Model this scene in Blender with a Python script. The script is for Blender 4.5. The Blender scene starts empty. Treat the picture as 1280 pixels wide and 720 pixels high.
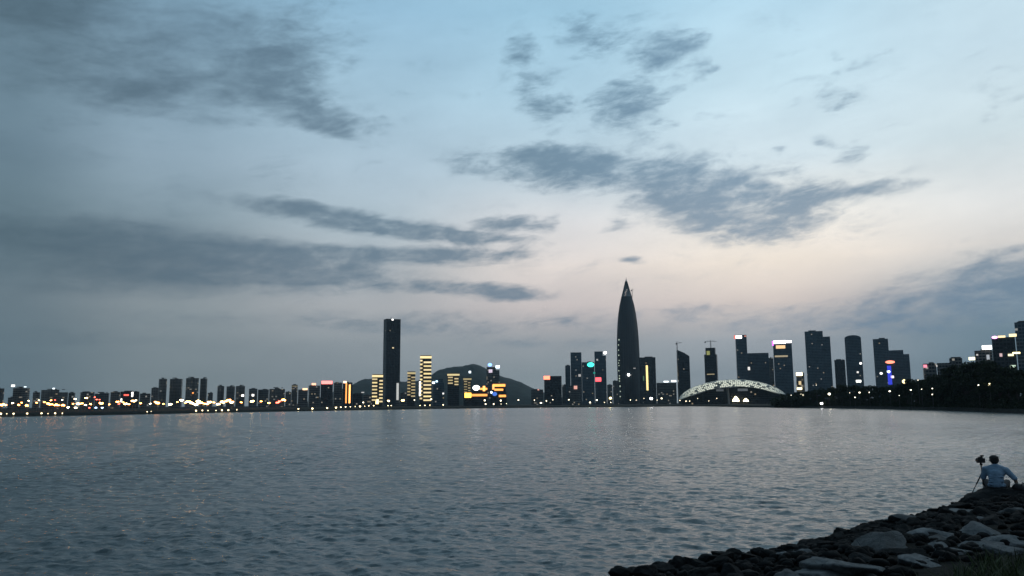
import bpy, bmesh, math, random
import numpy as np
from mathutils import Matrix, Vector, Euler, noise as mnoise

random.seed(7)
rng = np.random.default_rng(7)
SC = bpy.context.scene
COL = SC.collection
R = math.radians

# ------------------------------------------------------------------ camera
F = 1004.0                     # focal length in photo pixels (1280 wide)
CAM_Z = 5.0
HORIZON = 505.0
PITCH = math.atan((HORIZON - 360.0) / F)
ROLL = R(0.4)
cam_data = bpy.data.cameras.new('camera')
cam_data.sensor_width = 36.0
cam_data.lens = 36.0 * F / 1280.0
cam_data.clip_start = 0.1
cam_data.clip_end = 30000.0
cam = bpy.data.objects.new('camera', cam_data)
COL.objects.link(cam)
CAM_M = Matrix.Rotation(math.pi / 2 + PITCH, 3, 'X') @ Matrix.Rotation(-ROLL, 3, 'Z')
cam.matrix_world = Matrix.Translation((0, 0, CAM_Z)) @ CAM_M.to_4x4()
SC.camera = cam
CAM_P = Vector((0, 0, CAM_Z))


def ray(px, py):
    return (CAM_M @ Vector(((px - 640.0) / F, (360.0 - py) / F, -1.0)))


def at(px, py, Y):
    """point seen at a pixel of the photo, at distance Y ahead"""
    d = ray(px, py)
    return CAM_P + d * (Y / d.y)


def on_level(px, py, z=0.0):
    d = ray(px, py)
    return CAM_P + d * ((z - CAM_Z) / d.z)


def azel(px, py):
    d = ray(px, py).normalized()
    return math.atan2(d.x, d.y), math.asin(d.z)


# ------------------------------------------------------------------ render settings
SC.view_settings.view_transform = 'Standard'
SC.view_settings.look = 'None'
SC.view_settings.exposure = 0.12
SC.view_settings.gamma = 1.0
SC.view_settings.use_curve_mapping = False
SC.cycles.sample_clamp_indirect = 6.0
SC.cycles.max_bounces = 6
SC.cycles.volume_bounces = 1
SC.cycles.caustics_reflective = False
SC.cycles.caustics_refractive = False


def lin(c):
    r = []
    for v in c[:3]:
        v = v / 255.0
        r.append(v / 12.92 if v <= 0.04045 else ((v + 0.055) / 1.055) ** 2.4)
    return r


# ------------------------------------------------------------------ world: dusk sky
SUN_AZ, SUN_EL = R(20.0), R(1.0)      # the sun has just set ahead and to the right
world = bpy.data.worlds.new('World')
SC.world = world
world.use_nodes = True
world.cycles.sampling_method = 'MANUAL'
world.cycles.sample_map_resolution = 512


class NT:
    def __init__(self, tree):
        self.t = tree
        self.t.nodes.clear()

    def n(self, kind, **kw):
        nd = self.t.nodes.new(kind)
        ins = kw.pop('ins', {})
        for k, v in kw.items():
            setattr(nd, k, v)
        for k, v in ins.items():
            s = nd.inputs[k]
            if hasattr(v, 'is_output'):
                self.t.links.new(v, s)
            else:
                s.default_value = v
        return nd

    def m(self, op, a, b=None, c=None, clamp=False):
        ins = {0: a}
        if b is not None:
            ins[1] = b
        if c is not None:
            ins[2] = c
        return self.n('ShaderNodeMath', operation=op, use_clamp=clamp, ins=ins).outputs[0]

    def smooth(self, v, a, b, lo=0.0, hi=1.0):
        return self.n('ShaderNodeMapRange', interpolation_type='SMOOTHSTEP',
                      ins={'Value': v, 'From Min': a, 'From Max': b, 'To Min': lo, 'To Max': hi}).outputs[0]

    def mix(self, f, a, b, blend='MIX'):
        nd = self.n('ShaderNodeMix', data_type='RGBA', blend_type=blend)
        for k, v in ((0, f), (6, a), (7, b)):
            s = nd.inputs[k]
            if hasattr(v, 'is_output'):
                self.t.links.new(v, s)
            else:
                s.default_value = (list(v) + [1.0])[:4] if not isinstance(v, float) else v
        return nd.outputs[2]


W = NT(world.node_tree)
geo = W.n('ShaderNodeTexCoord')
sep = W.n('ShaderNodeSeparateXYZ', ins={0: geo.outputs['Generated']})
az = W.m('ARCTAN2', sep.outputs[0], sep.outputs[1])
el = W.m('ARCSINE', sep.outputs[2])
# rows of sky colour: photo row, list of (photo x, sRGB)
ROWS = [
    (-220, [(0, (78, 106, 124)), (400, (120, 158, 184)), (800, (158, 196, 220)), (1280, (182, 213, 230))]),
    (15, [(0, (98, 126, 144)), (200, (122, 155, 177)), (450, (148, 187, 212)), (700, (158, 198, 221)), (960, (180, 215, 234)), (1280, (190, 217, 231))]),
    (120, [(0, (106, 132, 148)), (200, (136, 165, 184)), (450, (162, 193, 212)), (700, (176, 208, 226)), (960, (196, 223, 236)), (1280, (198, 221, 233))]),
    (215, [(0, (106, 130, 145)), (200, (142, 165, 181)), (450, (172, 194, 209)), (700, (188, 208, 220)), (960, (209, 225, 233)), (1280, (206, 222, 228))]),
    (285, [(0, (100, 122, 134)), (200, (130, 150, 162)), (450, (172, 188, 198)), (700, (222, 222, 223)), (960, (240, 237, 230)), (1280, (226, 229, 229))]),
    (335, [(0, (98, 118, 129)), (200, (126, 140, 149)), (450, (170, 178, 184)), (700, (225, 217, 212)), (960, (244, 233, 220)), (1280, (220, 217, 213))]),
    (385, [(0, (104, 121, 131)), (200, (138, 149, 155)), (450, (169, 173, 177)), (700, (202, 194, 193)), (960, (210, 200, 195)), (1280, (152, 164, 174))]),
    (430, [(0, (98, 116, 126)), (200, (128, 140, 146)), (450, (145, 154, 160)), (700, (154, 161, 167)), (960, (155, 164, 172)), (1280, (110, 135, 150))]),
    (470, [(0, (94, 112, 122)), (200, (119, 132, 138)), (450, (133, 144, 151)), (700, (136, 149, 156)), (960, (132, 148, 158)), (1280, (102, 127, 142))]),
]
AZ_MAX = R(60)
tt = W.m('MULTIPLY_ADD', az, 1.0 / (2 * AZ_MAX), 0.5)
rows = []
for y, pts in ROWS:
    ramp = W.n('ShaderNodeValToRGB', ins={0: tt})
    cr = ramp.color_ramp
    cr.interpolation = 'B_SPLINE' if False else 'EASE'
    while len(cr.elements) > 1:
        cr.elements.remove(cr.elements[-1])
    first = True
    allp = [(0.0, tuple(0.8 * v for v in pts[0][1]))] + \
           [(azel(x, y)[0] / (2 * AZ_MAX) + 0.5, c) for x, c in pts] + [(1.0, tuple(0.85 * v for v in pts[-1][1]))]
    for p, c in allp:
        e = cr.elements[0] if first else cr.elements.new(p)
        e.position = p
        e.color = lin(c) + [1.0]
        first = False
    rows.append((azel(560, y)[1], ramp.outputs[0]))
rows.sort(key=lambda r: r[0])
base = rows[0][1]
for (e0, _), (e1, c1) in zip(rows[:-1], rows[1:]):
    f = W.n('ShaderNodeMapRange', interpolation_type='LINEAR',
            ins={'Value': el, 'From Min': e0, 'From Max': e1, 'To Min': 0.0, 'To Max': 1.0}).outputs[0]
    base = W.mix(f, base, c1)
# the half of the sky behind the viewer is the darkening east
cosaz = W.m('COSINE', az)
back = W.smooth(cosaz, 0.3, -0.7)
base = W.mix(W.m('MULTIPLY', back, 0.75), base, lin((84, 104, 122)))

# clouds: centre (x, y) in the photo's sky, half axes in px, tilt, weight
CL = [
    (60, 15, 140, 62, 0, .9), (325, 88, 118, 50, 16, 1.2), (398, 146, 78, 25, -12, 1.15), (170, 116, 78, 28, 20, 1.0),
    (200, 55, 110, 30, 25, .55), (90, 90, 90, 30, 20, .5), (340, 22, 130, 26, 10, .5), (482, 158, 26, 12, 0, .5),
    (650, 65, 40, 24, 0, .75), (755, 48, 55, 28, 10, .7), (838, 62, 48, 26, 0, .9), (685, 132, 36, 26, 0, .9),
    (790, 128, 66, 26, 15, .95), (872, 92, 28, 13, 30, .75), (672, 100, 50, 18, 10, .5), (810, 158, 40, 15, 20, .55),
    (715, 30, 36, 22, 0, .45),
    (750, 212, 190, 34, -5, 1.0), (935, 264, 125, 40, -3, 1.1), (690, 206, 130, 18, 0, .6), (880, 238, 130, 36, -8, 1.0),
    (1015, 245, 70, 20, 5, .6), (1092, 240, 62, 11, 3, .75), (628, 280, 44, 13, 5, .9), (683, 284, 28, 12, 10, .8),
    (777, 280, 20, 9, 10, .75), (788, 326, 18, 6, 0, .9), (1080, 78, 30, 11, 5, .6), (1045, 72, 14, 8, 0, .45),
    (1055, 120, 28, 15, 20, .5), (1036, 175, 22, 11, 10, .5), (1066, 187, 26, 14, 25, .5), (960, 190, 16, 7, 0, .6),
    (1000, 125, 20, 9, 15, .4), (890, 150, 30, 10, 12, .3),
    (455, 278, 190, 14, -6, 1.35), (560, 294, 110, 9, -4, 1.2), (250, 320, 215, 33, -3, 1.3), (500, 319, 190, 12, 0, 1.3), (340, 342, 120, 14, 2, 1.0), (70, 300, 150, 46, 0, .55),
    (150, 350, 190, 24, 0, .7), (370, 346, 150, 24, 3, .6), (580, 361, 110, 12, -4, 1.25), (640, 368, 36, 8, 0, .7),
    (520, 406, 140, 18, -2, .5), (690, 402, 220, 20, 0, .4), (660, 430, 120, 10, 0, .35),
    (1250, 358, 130, 42, 8, 1.0), (1150, 388, 140, 26, 5, .55), (1000, 396, 170, 22, 3, .45), (880, 386, 100, 12, 0, .35),
    (300, 400, 200, 16, 0, .35), (100, 420, 200, 20, 0, .3),
]
ael = W.n('ShaderNodeCombineXYZ', ins={0: az, 1: W.m('ADD', W.m('MULTIPLY', el, 2.7), W.m('MULTIPLY', az, -0.25)), 2: 0.0}).outputs[0]


def fbm(scale, detail, rough, off, dist=0.0):
    v = W.n('ShaderNodeVectorMath', operation='ADD', ins={0: ael, 1: off}).outputs[0]
    return W.n('ShaderNodeTexNoise', ins={'Vector': v, 'Scale': scale, 'Detail': detail, 'Roughness': rough, 'Distortion': dist}).outputs[0]


n_w1 = fbm(9.0, 3.0, 0.55, (3.1, 0.7, 0.0))
n_w2 = fbm(9.0, 3.0, 0.55, (7.9, 4.3, 2.0))
n_e = fbm(17.0, 7.0, 0.62, (1.3, 5.1, 0.5), 0.4)
n_s = fbm(46.0, 5.0, 0.6, (11.3, 2.1, 0.9), 0.3)
wx = W.m('MULTIPLY_ADD', W.m('SUBTRACT', n_w1, 0.5), W.m('MULTIPLY', W.smooth(az, R(-26), R(0), 0.06, 0.13), W.smooth(el, R(9), R(19), 0.45, 1.0)), az)
wy = W.m('MULTIPLY_ADD', W.m('SUBTRACT', n_w2, 0.5), W.smooth(el, R(9), R(19), 0.016, 0.06), el)
P = W.n('ShaderNodeCombineXYZ', ins={0: wx, 1: wy, 2: 0.0}).outputs[0]
field = None
for cx, cy, rx, ry, rot, s in CL:
    a, e = azel(cx, cy)
    mp = W.n('ShaderNodeMapping', vector_type='TEXTURE',
             ins={0: P, 1: (a, e, 0), 2: (0, 0, R(rot)), 3: (1.12 * rx / F, 1.12 * ry / F, 1)}).outputs[0]
    d = W.n('ShaderNodeVectorMath', operation='LENGTH', ins={0: mp}).outputs['Value']
    f = W.smooth(d, 0.0, 1.35, s, 0.0)
    field = f if field is None else W.m('MAXIMUM', W.m('MAXIMUM', field, f), W.m('MULTIPLY_ADD', f, 0.8, W.m('MULTIPLY', field, 0.8)))
# loose cloud in the unseen rest of the sky, so that the water's far reflections stay uneven
nb = fbm(3.2, 5.0, 0.55, (5.0, 9.0, 3.0))
field = W.m('MAXIMUM', field, W.m('MULTIPLY', W.smooth(nb, 0.5, 0.75), W.smooth(W.m('ABSOLUTE', az), R(36), R(50))))
field = W.m('MINIMUM', field, 0.98)
amp = W.smooth(az, R(-26), R(0), 1.0, 2.1)
amp = W.m('MULTIPLY', amp, W.smooth(el, R(9), R(19), 0.95, 1.0))
dens = W.m('ADD', field, W.m('MULTIPLY', W.m('SUBTRACT', n_e, 0.5), amp))
dens = W.m('ADD', dens, W.m('MULTIPLY', W.m('SUBTRACT', n_s, 0.5), W.m('MULTIPLY', amp, 0.5)))
mask = W.smooth(dens, 0.02, 1.25)
mask = W.m('MULTIPLY', mask, W.smooth(field, 0.0, 0.35))
wisp = W.m('MULTIPLY', W.smooth(fbm(13.0, 7.0, 0.65, (21.0, 3.0, 4.0), 0.5), 0.52, 0.78, 0.0, 0.42), W.smooth(el, R(4), R(12)))
mask = W.m('MAXIMUM', mask, W.m('MULTIPLY', wisp, W.smooth(fbm(4.0, 2.0, 0.5, (1.0, 30.0, 4.0)), 0.4, 0.6)))
# faint broad veil
veil = W.m('MULTIPLY', W.m('SUBTRACT', fbm(6.0, 6.0, 0.6, (2.0, 8.0, 1.0)), 0.5), 0.35)
base = W.mix(1.0, base, W.n('ShaderNodeCombineXYZ', ins={0: W.m('ADD', 1.0, veil), 1: W.m('ADD', 1.0, W.m('MULTIPLY', veil, .9)), 2: W.m('ADD', 1.0, W.m('MULTIPLY', veil, .8))}).outputs[0], 'MULTIPLY')
cramp = W.n('ShaderNodeValToRGB', ins={0: tt})
cr = cramp.color_ramp
cpts = [(20, (72, 93, 106)), (330, (82, 106, 124)), (640, (84, 115, 138)), (930, (98, 131, 158)), (1280, (96, 125, 149))]
while len(cr.elements) > 1:
    cr.elements.remove(cr.elements[-1])
for i, (x, c) in enumerate(cpts):
    p = azel(x, 300)[0] / (2 * AZ_MAX) + 0.5
    e = cr.elements[0] if i == 0 else cr.elements.new(p)
    e.position = p
    e.color = lin(c) + [1.0]
skycol = W.mix(W.m('MULTIPLY', mask, W.smooth(az, R(-30), R(5), 0.80, 0.80)), base, cramp.outputs[0])
nish = W.n('ShaderNodeTexSky', sky_type='NISHITA', sun_disc=False, sun_elevation=SUN_EL, sun_rotation=SUN_AZ)
bg1 = W.n('ShaderNodeBackground', ins={0: skycol, 1: 0.97})
bg2 = W.n('ShaderNodeBackground', ins={0: nish.outputs[0], 1: 0.001})
add = W.n('ShaderNodeAddShader', ins={0: bg1.outputs[0], 1: bg2.outputs[0]})
W.n('ShaderNodeOutputWorld', ins={0: add.outputs[0]})

sun_d = bpy.data.lights.new('sun', 'SUN')
sun_d.energy = 0.03
sun_d.angle = R(25)
sun_d.color = (1.0, 0.86, 0.74)
sun = bpy.data.objects.new('sun', sun_d)
COL.objects.link(sun)
_dir = Vector((math.sin(SUN_AZ) * math.cos(R(8)), math.cos(SUN_AZ) * math.cos(R(8)), math.sin(R(8))))
sun.rotation_euler = _dir.to_track_quat('Z', 'Y').to_euler()

# ------------------------------------------------------------------ materials
MATS = {}


def new_mat(name):
    m = bpy.data.materials.new(name)
    m.use_nodes = True
    return m, NT(m.node_tree)


def plain(name, col, rough=0.6, var=0.3, scale=3.0, metal=0.0, bump=0.0, spec=0.5, coord='Object'):
    if name in MATS:
        return MATS[name]
    m, T = new_mat(name)
    tc = T.n('ShaderNodeTexCoord')
    nz = T.n('ShaderNodeTexNoise', ins={'Vector': tc.outputs[coord], 'Scale': scale, 'Detail': 6.0, 'Roughness': 0.6})
    lo = [c * (1 - var) for c in col]
    hi = [min(1, c * (1 + var)) for c in col]
    c = T.mix(T.smooth(nz.outputs[0], 0.3, 0.7), lo, hi)
    b = T.n('ShaderNodeBsdfPrincipled', ins={'Base Color': c, 'Roughness': rough, 'Metallic': metal, 'Specular IOR Level': spec})
    if bump:
        bp = T.n('ShaderNodeBump', ins={'Strength': bump, 'Height': nz.outputs[0], 'Distance': 0.05})
        T.t.links.new(bp.outputs[0], b.inputs['Normal'])
    T.n('ShaderNodeOutputMaterial', ins={0: b.outputs[0]})
    MATS[name] = m
    return m


def emit(name, col, strength, sample=True):
    key = '%s_%g' % (name, strength)
    if key in MATS:
        return MATS[key]
    m, T = new_mat('glow_' + name)
    b = T.n('ShaderNodeBsdfPrincipled', ins={'Base Color': [c * 0.5 for c in col] + [1], 'Roughness': 0.5,
            'Emission Color': list(col) + [1], 'Emission Strength': float(strength)})
    T.n('ShaderNodeOutputMaterial', ins={0: b.outputs[0]})
    if not sample:
        m.cycles.emission_sampling = 'NONE'
    MATS[key] = m
    return m


def facade(name, glass, frame, floor=3.8, bay=3.2, lit=0.03, litcol=(1.0, 0.75, 0.42), litpow=0.25, glassy=0.18, ratio=0.62):
    """window grid on a real wall: dark glass, lighter spandrels, a few rooms with a lamp on"""
    if name in MATS:
        return MATS[name]
    m, T = new_mat(name)
    tc = T.n('ShaderNodeTexCoord')
    s = T.n('ShaderNodeSeparateXYZ', ins={0: tc.outputs['Object']})
    u = T.m('DIVIDE', T.m('ADD', s.outputs[0], s.outputs[1]), bay)
    v = T.m('DIVIDE', s.outputs[2], floor)
    fu, fv = T.m('FRACT', u), T.m('FRACT', v)
    iu, iv = T.m('FLOOR', u), T.m('FLOOR', v)
    inw = T.m('MULTIPLY', T.m('LESS_THAN', T.m('ABSOLUTE', T.m('SUBTRACT', fu, 0.5)), 0.40),
              T.m('LESS_THAN', T.m('ABSOLUTE', T.m('SUBTRACT', fv, 0.5)), ratio / 2))
    oi = T.n('ShaderNodeObjectInfo')
    cell = T.n('ShaderNodeCombineXYZ', ins={0: iu, 1: iv, 2: T.m('MULTIPLY', oi.outputs['Random'], 97.0)}).outputs[0]
    wn = T.n('ShaderNodeTexWhiteNoise', noise_dimensions='3D', ins={'Vector': cell})
    on = T.m('MULTIPLY', T.m('LESS_THAN', wn.outputs['Value'], lit), inw)
    wear = T.n('ShaderNodeTexNoise', ins={'Vector': tc.outputs['Object'], 'Scale': 0.05, 'Detail': 5.0})
    fr = T.mix(T.smooth(wear.outputs[0], 0.3, 0.7), [c * 0.75 for c in frame], [c * 1.2 for c in frame])
    gl = T.mix(wn.outputs['Value'], [c * 0.6 for c in glass], [c * 1.3 for c in glass])
    col = T.mix(inw, fr, gl)
    rough = T.m('MULTIPLY_ADD', inw, glassy - 0.7, 0.7)
    tone = T.mix(wn.outputs['Color'], litcol, (0.85, 0.95, 1.0))
    b = T.n('ShaderNodeBsdfPrincipled', ins={'Base Color': col, 'Roughness': rough, 'Emission Color': tone,
            'Emission Strength': T.m('MULTIPLY', on, litpow)})
    T.n('ShaderNodeOutputMaterial', ins={0: b.outputs[0]})
    m.cycles.emission_sampling = 'NONE'
    MATS[name] = m
    return m


M_GLASS = facade('blue_glass_facade', (0.03, 0.062, 0.088), (0.075, 0.12, 0.15), lit=0.012)
M_DARK = facade('dark_glass_facade', (0.010, 0.018, 0.026), (0.022, 0.032, 0.040), lit=0.003)
M_STONE = facade('grey_stone_facade', (0.03, 0.035, 0.04), (0.16, 0.16, 0.155), lit=0.04)
M_APT = facade('apartment_facade', (0.03, 0.032, 0.035), (0.20, 0.185, 0.17), floor=3.0, bay=3.6, lit=0.05, ratio=0.5)
M_ROOF = plain('roof_concrete', (0.12, 0.12, 0.12), 0.8)
M_STEEL = plain('painted_steel', (0.10, 0.10, 0.10), 0.5, metal=0.3)
M_POLE = plain('pole_steel', (0.08, 0.085, 0.09), 0.5)
WHITE = (1.0, 0.96, 0.90)
COOL = (0.80, 0.93, 1.0)
GOLD = (1.0, 0.72, 0.28)
WARM = (1.0, 0.80, 0.45)
ORANGE = (1.0, 0.36, 0.08)
RED = (1.0, 0.10, 0.07)
PINK = (1.0, 0.45, 0.80)
BLUE = (0.08, 0.18, 1.0)
TEAL = (0.05, 0.85, 0.62)


# ------------------------------------------------------------------ mesh helper
class MB:
    def __init__(self):
        self.v, self.f = [], []

    def add(self, verts, faces):
        o = len(self.v)
        self.v += [tuple(p) for p in verts]
        self.f += [tuple(i + o for i in f) for f in faces]
        return self

    def box(self, c, s, rz=0.0, taper=1.0, M=None):
        hx, hy, hz = s[0] / 2, s[1] / 2, s[2] / 2
        vs = []
        ca, sa = math.cos(rz), math.sin(rz)
        for z, k in ((-hz, 1.0), (hz, taper)):
            for x, y in ((-hx, -hy), (hx, -hy), (hx, hy), (-hx, hy)):
                x2, y2 = x * k, y * k
                p = Vector((x2 * ca - y2 * sa, x2 * sa + y2 * ca, z))
                if M is not None:
                    p = M @ p
                vs.append((c[0] + p[0], c[1] + p[1], c[2] + p[2]))
        return self.add(vs, [(0, 3, 2, 1), (4, 5, 6, 7), (0, 1, 5, 4), (1, 2, 6, 5), (2, 3, 7, 6), (3, 0, 4, 7)])

    def tube(self, p0, p1, r0, r1=None, n=8):
        r1 = r0 if r1 is None else r1
        p0, p1 = Vector(p0), Vector(p1)
        d = (p1 - p0)
        if d.length < 1e-9:
            return self
        q = d.to_track_quat('Z', 'Y')
        vs = []
        for p, r in ((p0, r0), (p1, r1)):
            for i in range(n):
                a = 2 * math.pi * i / n
                vs.append(p + q @ Vector((math.cos(a) * r, math.sin(a) * r, 0)))
        fs = [(i, (i + 1) % n, n + (i + 1) % n, n + i) for i in range(n)]
        fs += [tuple(reversed(range(n))), tuple(range(n, 2 * n))]
        return self.add(vs, fs)

    def lathe(self, prof, n=24, c=(0, 0, 0), sx=1.0, sy=1.0):
        vs, fs = [], []
        for r, z in prof:
            for i in range(n):
                a = 2 * math.pi * i / n
                vs.append((c[0] + r * math.cos(a) * sx, c[1] + r * math.sin(a) * sy, c[2] + z))
        for k in range(len(prof) - 1):
            for i in range(n):
                j = (i + 1) % n
                fs.append((k * n + i, k * n + j, (k + 1) * n + j, (k + 1) * n + i))
        fs.append(tuple(reversed(range(n))))
        fs.append(tuple(range((len(prof) - 1) * n, len(prof) * n)))
        return self.add(vs, fs)

    def ball(self, c, r, n=10, sz=1.0):
        prof = [(max(1e-3, r * math.sin(math.pi * k / 7)), -r * sz * math.cos(math.pi * k / 7)) for k in range(8)]
        return self.lathe(prof, n, c)

    def prism(self, pts, y0, y1):
        """outline in x,z pulled from y0 to y1"""
        n = len(pts)
        vs = [(x, y0, z) for x, z in pts] + [(x, y1, z) for x, z in pts]
        fs = [(i, (i + 1) % n, n + (i + 1) % n, n + i) for i in range(n)]
        fs += [tuple(range(n - 1, -1, -1)), tuple(range(n, 2 * n))]
        return self.add(vs, fs)

    def build(self, name, mat, parent=None, smooth=False, fix=True):
        me = bpy.data.meshes.new(name)
        me.from_pydata(self.v, [], self.f)
        if fix and len(self.f) < 60000:
            bm = bmesh.new()
            bm.from_mesh(me)
            bmesh.ops.recalc_face_normals(bm, faces=bm.faces)
            bm.to_mesh(me)
            bm.free()
        if smooth:
            me.polygons.foreach_set('use_smooth', [True] * len(me.polygons))
        me.materials.append(mat)
        o = bpy.data.objects.new(name, me)
        COL.objects.link(o)
        if parent is not None:
            o.parent = parent
        return o


def tag(o, label=None, cat=None, group=None, kind=None):
    if label:
        o['label'] = label
    if cat:
        o['category'] = cat
    if group:
        o['group'] = group
    if kind:
        o['kind'] = kind
    return o


def thing(name, label, cat, loc=(0, 0, 0), rz=0.0, group=None):
    o = bpy.data.objects.new(name, None)
    COL.objects.link(o)
    o.location = loc
    o.rotation_euler = (0, 0, rz)
    o.empty_display_size = 0.5
    return tag(o, label, cat, group)


def dup(root, loc, rz=0.0, scale=1.0, label=None, group=None, kids=True):
    r = root.copy()
    COL.objects.link(r)
    r.location = loc
    r.rotation_euler = (0, 0, rz)
    r.scale = (scale, scale, scale) if not isinstance(scale, tuple) else scale
    if label:
        r['label'] = label
    if group:
        r['group'] = group
    if kids:
        for ch in list(root.children):
            c = ch.copy()
            COL.objects.link(c)
            c.parent = r
            for g in list(ch.children):
                d = g.copy()
                COL.objects.link(d)
                d.parent = c
    return r


def np_mesh(name, co, quads, mat, smooth=True):
    me = bpy.data.meshes.new(name)
    me.vertices.add(len(co))
    me.vertices.foreach_set('co', co.astype(np.float32).ravel())
    k = quads.shape[1]
    me.loops.add(quads.size)
    me.loops.foreach_set('vertex_index', quads.astype(np.int32).ravel())
    me.polygons.add(len(quads))
    me.polygons.foreach_set('loop_start', np.arange(0, quads.size, k, dtype=np.int32))
    me.polygons.foreach_set('loop_total', np.full(len(quads), k, dtype=np.int32))
    me.update(calc_edges=True)
    me.validate()
    if smooth:
        me.polygons.foreach_set('use_smooth', np.ones(len(quads), dtype=bool))
    me.materials.append(mat)
    o = bpy.data.objects.new(name, me)
    COL.objects.link(o)
    return o


def grid_quads(nr, nc):
    i = np.arange(nr - 1)[:, None] * nc + np.arange(nc - 1)[None, :]
    i = i.ravel()
    return np.stack([i, i + 1, i + nc + 1, i + nc], 1)


# ------------------------------------------------------------------ the bay
m, T = new_mat('sea_water')
tc = T.n('ShaderNodeTexCoord')
ln = T.n('ShaderNodeVectorMath', operation='MULTIPLY', ins={0: tc.outputs['Object'], 1: (1.0, 1.0, 1.0)}).outputs[0]
n1 = T.n('ShaderNodeTexNoise', ins={'Vector': ln, 'Scale': 1.5, 'Detail': 6.0, 'Roughness': 0.62, 'Distortion': 0.3})
n2 = T.n('ShaderNodeTexNoise', ins={'Vector': ln, 'Scale': 0.22, 'Detail': 4.0, 'Roughness': 0.6})
gust = T.n('ShaderNodeTexNoise', ins={'Vector': ln, 'Scale': 0.018, 'Detail': 3.0})
hgt = T.m('MULTIPLY_ADD', n2.outputs[0], 1.2, T.m('MULTIPLY', n1.outputs[0], 0.45))
bp = T.n('ShaderNodeBump', ins={'Strength': 1.0, 'Distance': T.m('MULTIPLY', T.smooth(gust.outputs[0], 0.3, 0.7, 0.26, 0.48), 1.0), 'Height': hgt})
# beyond the resolved waves the chop is too fine to model: it reads as a rougher sheet
far_r = T.n('ShaderNodeVectorMath', operation='LENGTH', ins={0: tc.outputs['Object']}).outputs['Value']
wr = T.smooth(far_r, 40.0, 380.0, 0.10, 0.22)
b = T.n('ShaderNodeBsdfPrincipled', ins={'Base Color': (0.068, 0.092, 0.098, 1), 'Roughness': wr, 'IOR': 1.42, 'Normal': bp.outputs[0]})
T.n('ShaderNodeOutputMaterial', ins={0: b.outputs[0]})
M_WATER = m

R0, R1, NR, NA = 15.0, 400.0, 1400, 900
rr = np.concatenate([np.exp(np.linspace(math.log(R0), math.log(R1), NR)), np.array([500, 600, 720, 900, 1200, 1600, 2100.0])])
aa = np.radians(np.linspace(-52, 52, NA))
RG, AG = np.meshgrid(rr, aa, indexing='ij')
X, Y = RG * np.sin(AG), RG * np.cos(AG)
Z = np.zeros_like(X)
spac = np.maximum(RG * (math.log(R1 / R0) / NR), RG * (R(104) / NA) * 0.7)
mod = np.zeros_like(X)
for k in range(7):
    L = rng.uniform(14, 60)
    a = rng.uniform(0, 2 * math.pi)
    mod += np.sin((X * math.cos(a) + Y * math.sin(a)) * 2 * math.pi / L + rng.uniform(0, 6.28))
mod = 1.0 + 0.14 * mod / 1.9
wind = R(-118)
for k in range(64):
    L = 0.26 * (2.5 / 0.26) ** (k / 63.0) * rng.uniform(0.92, 1.08)
    a = wind + rng.normal(0, 0.55)
    slope = 0.034 * (1.0 if L < 1.0 else 0.62)
    amp = slope * L / (2 * math.pi)
    fade = np.clip((L / spac - 2.4) / 2.0, 0, 1)
    ph = (X * math.cos(a) + Y * math.sin(a)) * 2 * math.pi / L + rng.uniform(0, 6.28)
    Z += amp * fade * (np.sin(ph) + 0.25 * np.cos(2 * ph))
Z *= np.clip(mod, 0.35, 1.7)
co = np.stack([X.ravel(), Y.ravel(), Z.ravel()], 1)
tag(np_mesh('water', co, grid_quads(len(rr), NA), M_WATER), kind='structure')

# ------------------------------------------------------------------ far shore: land sheet
SHORE = [(-420, 531), (-200, 526), (-60, 523), (0, 521.3), (100, 519.5), (200, 517.6), (300, 515.4), (400, 513.8), (480, 512.3), (560, 511), (640, 510),
         (720, 509.2), (800, 508.7), (860, 507.8), (900, 508.2), (930, 509.2), (1000, 509.8), (1050, 510.4), (1110, 511.6),
         (1200, 513.6), (1280, 517), (1400, 523), (1520, 531)]
_sx = [p[0] for p in SHORE]
_sy = [p[1] for p in SHORE]


def shore_at(px):
    y = float(np.interp(px, _sx, _sy))
    return on_level(px, y, 0.0)


M_LAND = plain('dark_earth', (0.02, 0.022, 0.018), 0.95, 0.4, 0.08, spec=0.1)
M_SHORE = plain('shore_rubble', (0.022, 0.026, 0.024), 0.95, 0.5, 0.6, bump=0.6, spec=0.1)
pxs = np.linspace(-420, 1520, 240)
L_rows = []
for k, (inl, z) in enumerate([(-1.5, -0.8), (0, 0.05), (3.5, 1.3), (7, 1.8), (60, 2.0), (400, 2.3), (1500, 2.6)]):
    row = []
    for p in pxs:
        s = shore_at(p)
        d = Vector((s.x, s.y, 0)).normalized()
        q = s + d * (inl + (0 if k in (0, 5, 6) else 1.0 * mnoise.noise(Vector((p * 0.11, k * 3.0, 0)))))
        row.append((q.x, q.y, z + (0.25 * mnoise.noise(Vector((p * 0.3, 9.0 + k, 0))) if k in (2, 3) else 0)))
    L_rows.append(row)
L_rows.append([(p[0] * (5600 / Vector(p[:2]).length), p[1] * (5600 / Vector(p[:2]).length), 2.8) for p in L_rows[-1]])
co = np.array(L_rows).reshape(-1, 3)
land = np_mesh('ground', co, grid_quads(len(L_rows), len(pxs)), M_LAND, smooth=False)
land.data.materials.append(M_SHORE)
mi = np.zeros(len(land.data.polygons), dtype=np.int32)
mi[:3 * (len(pxs) - 1)] = 1
land.data.polygons.foreach_set('material_index', mi)
tag(land, kind='structure')

# ------------------------------------------------------------------ hills behind the city
M_HILL = plain('wooded_hillside', (0.03, 0.04, 0.035), 1.0, 0.4, 0.03)


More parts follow.
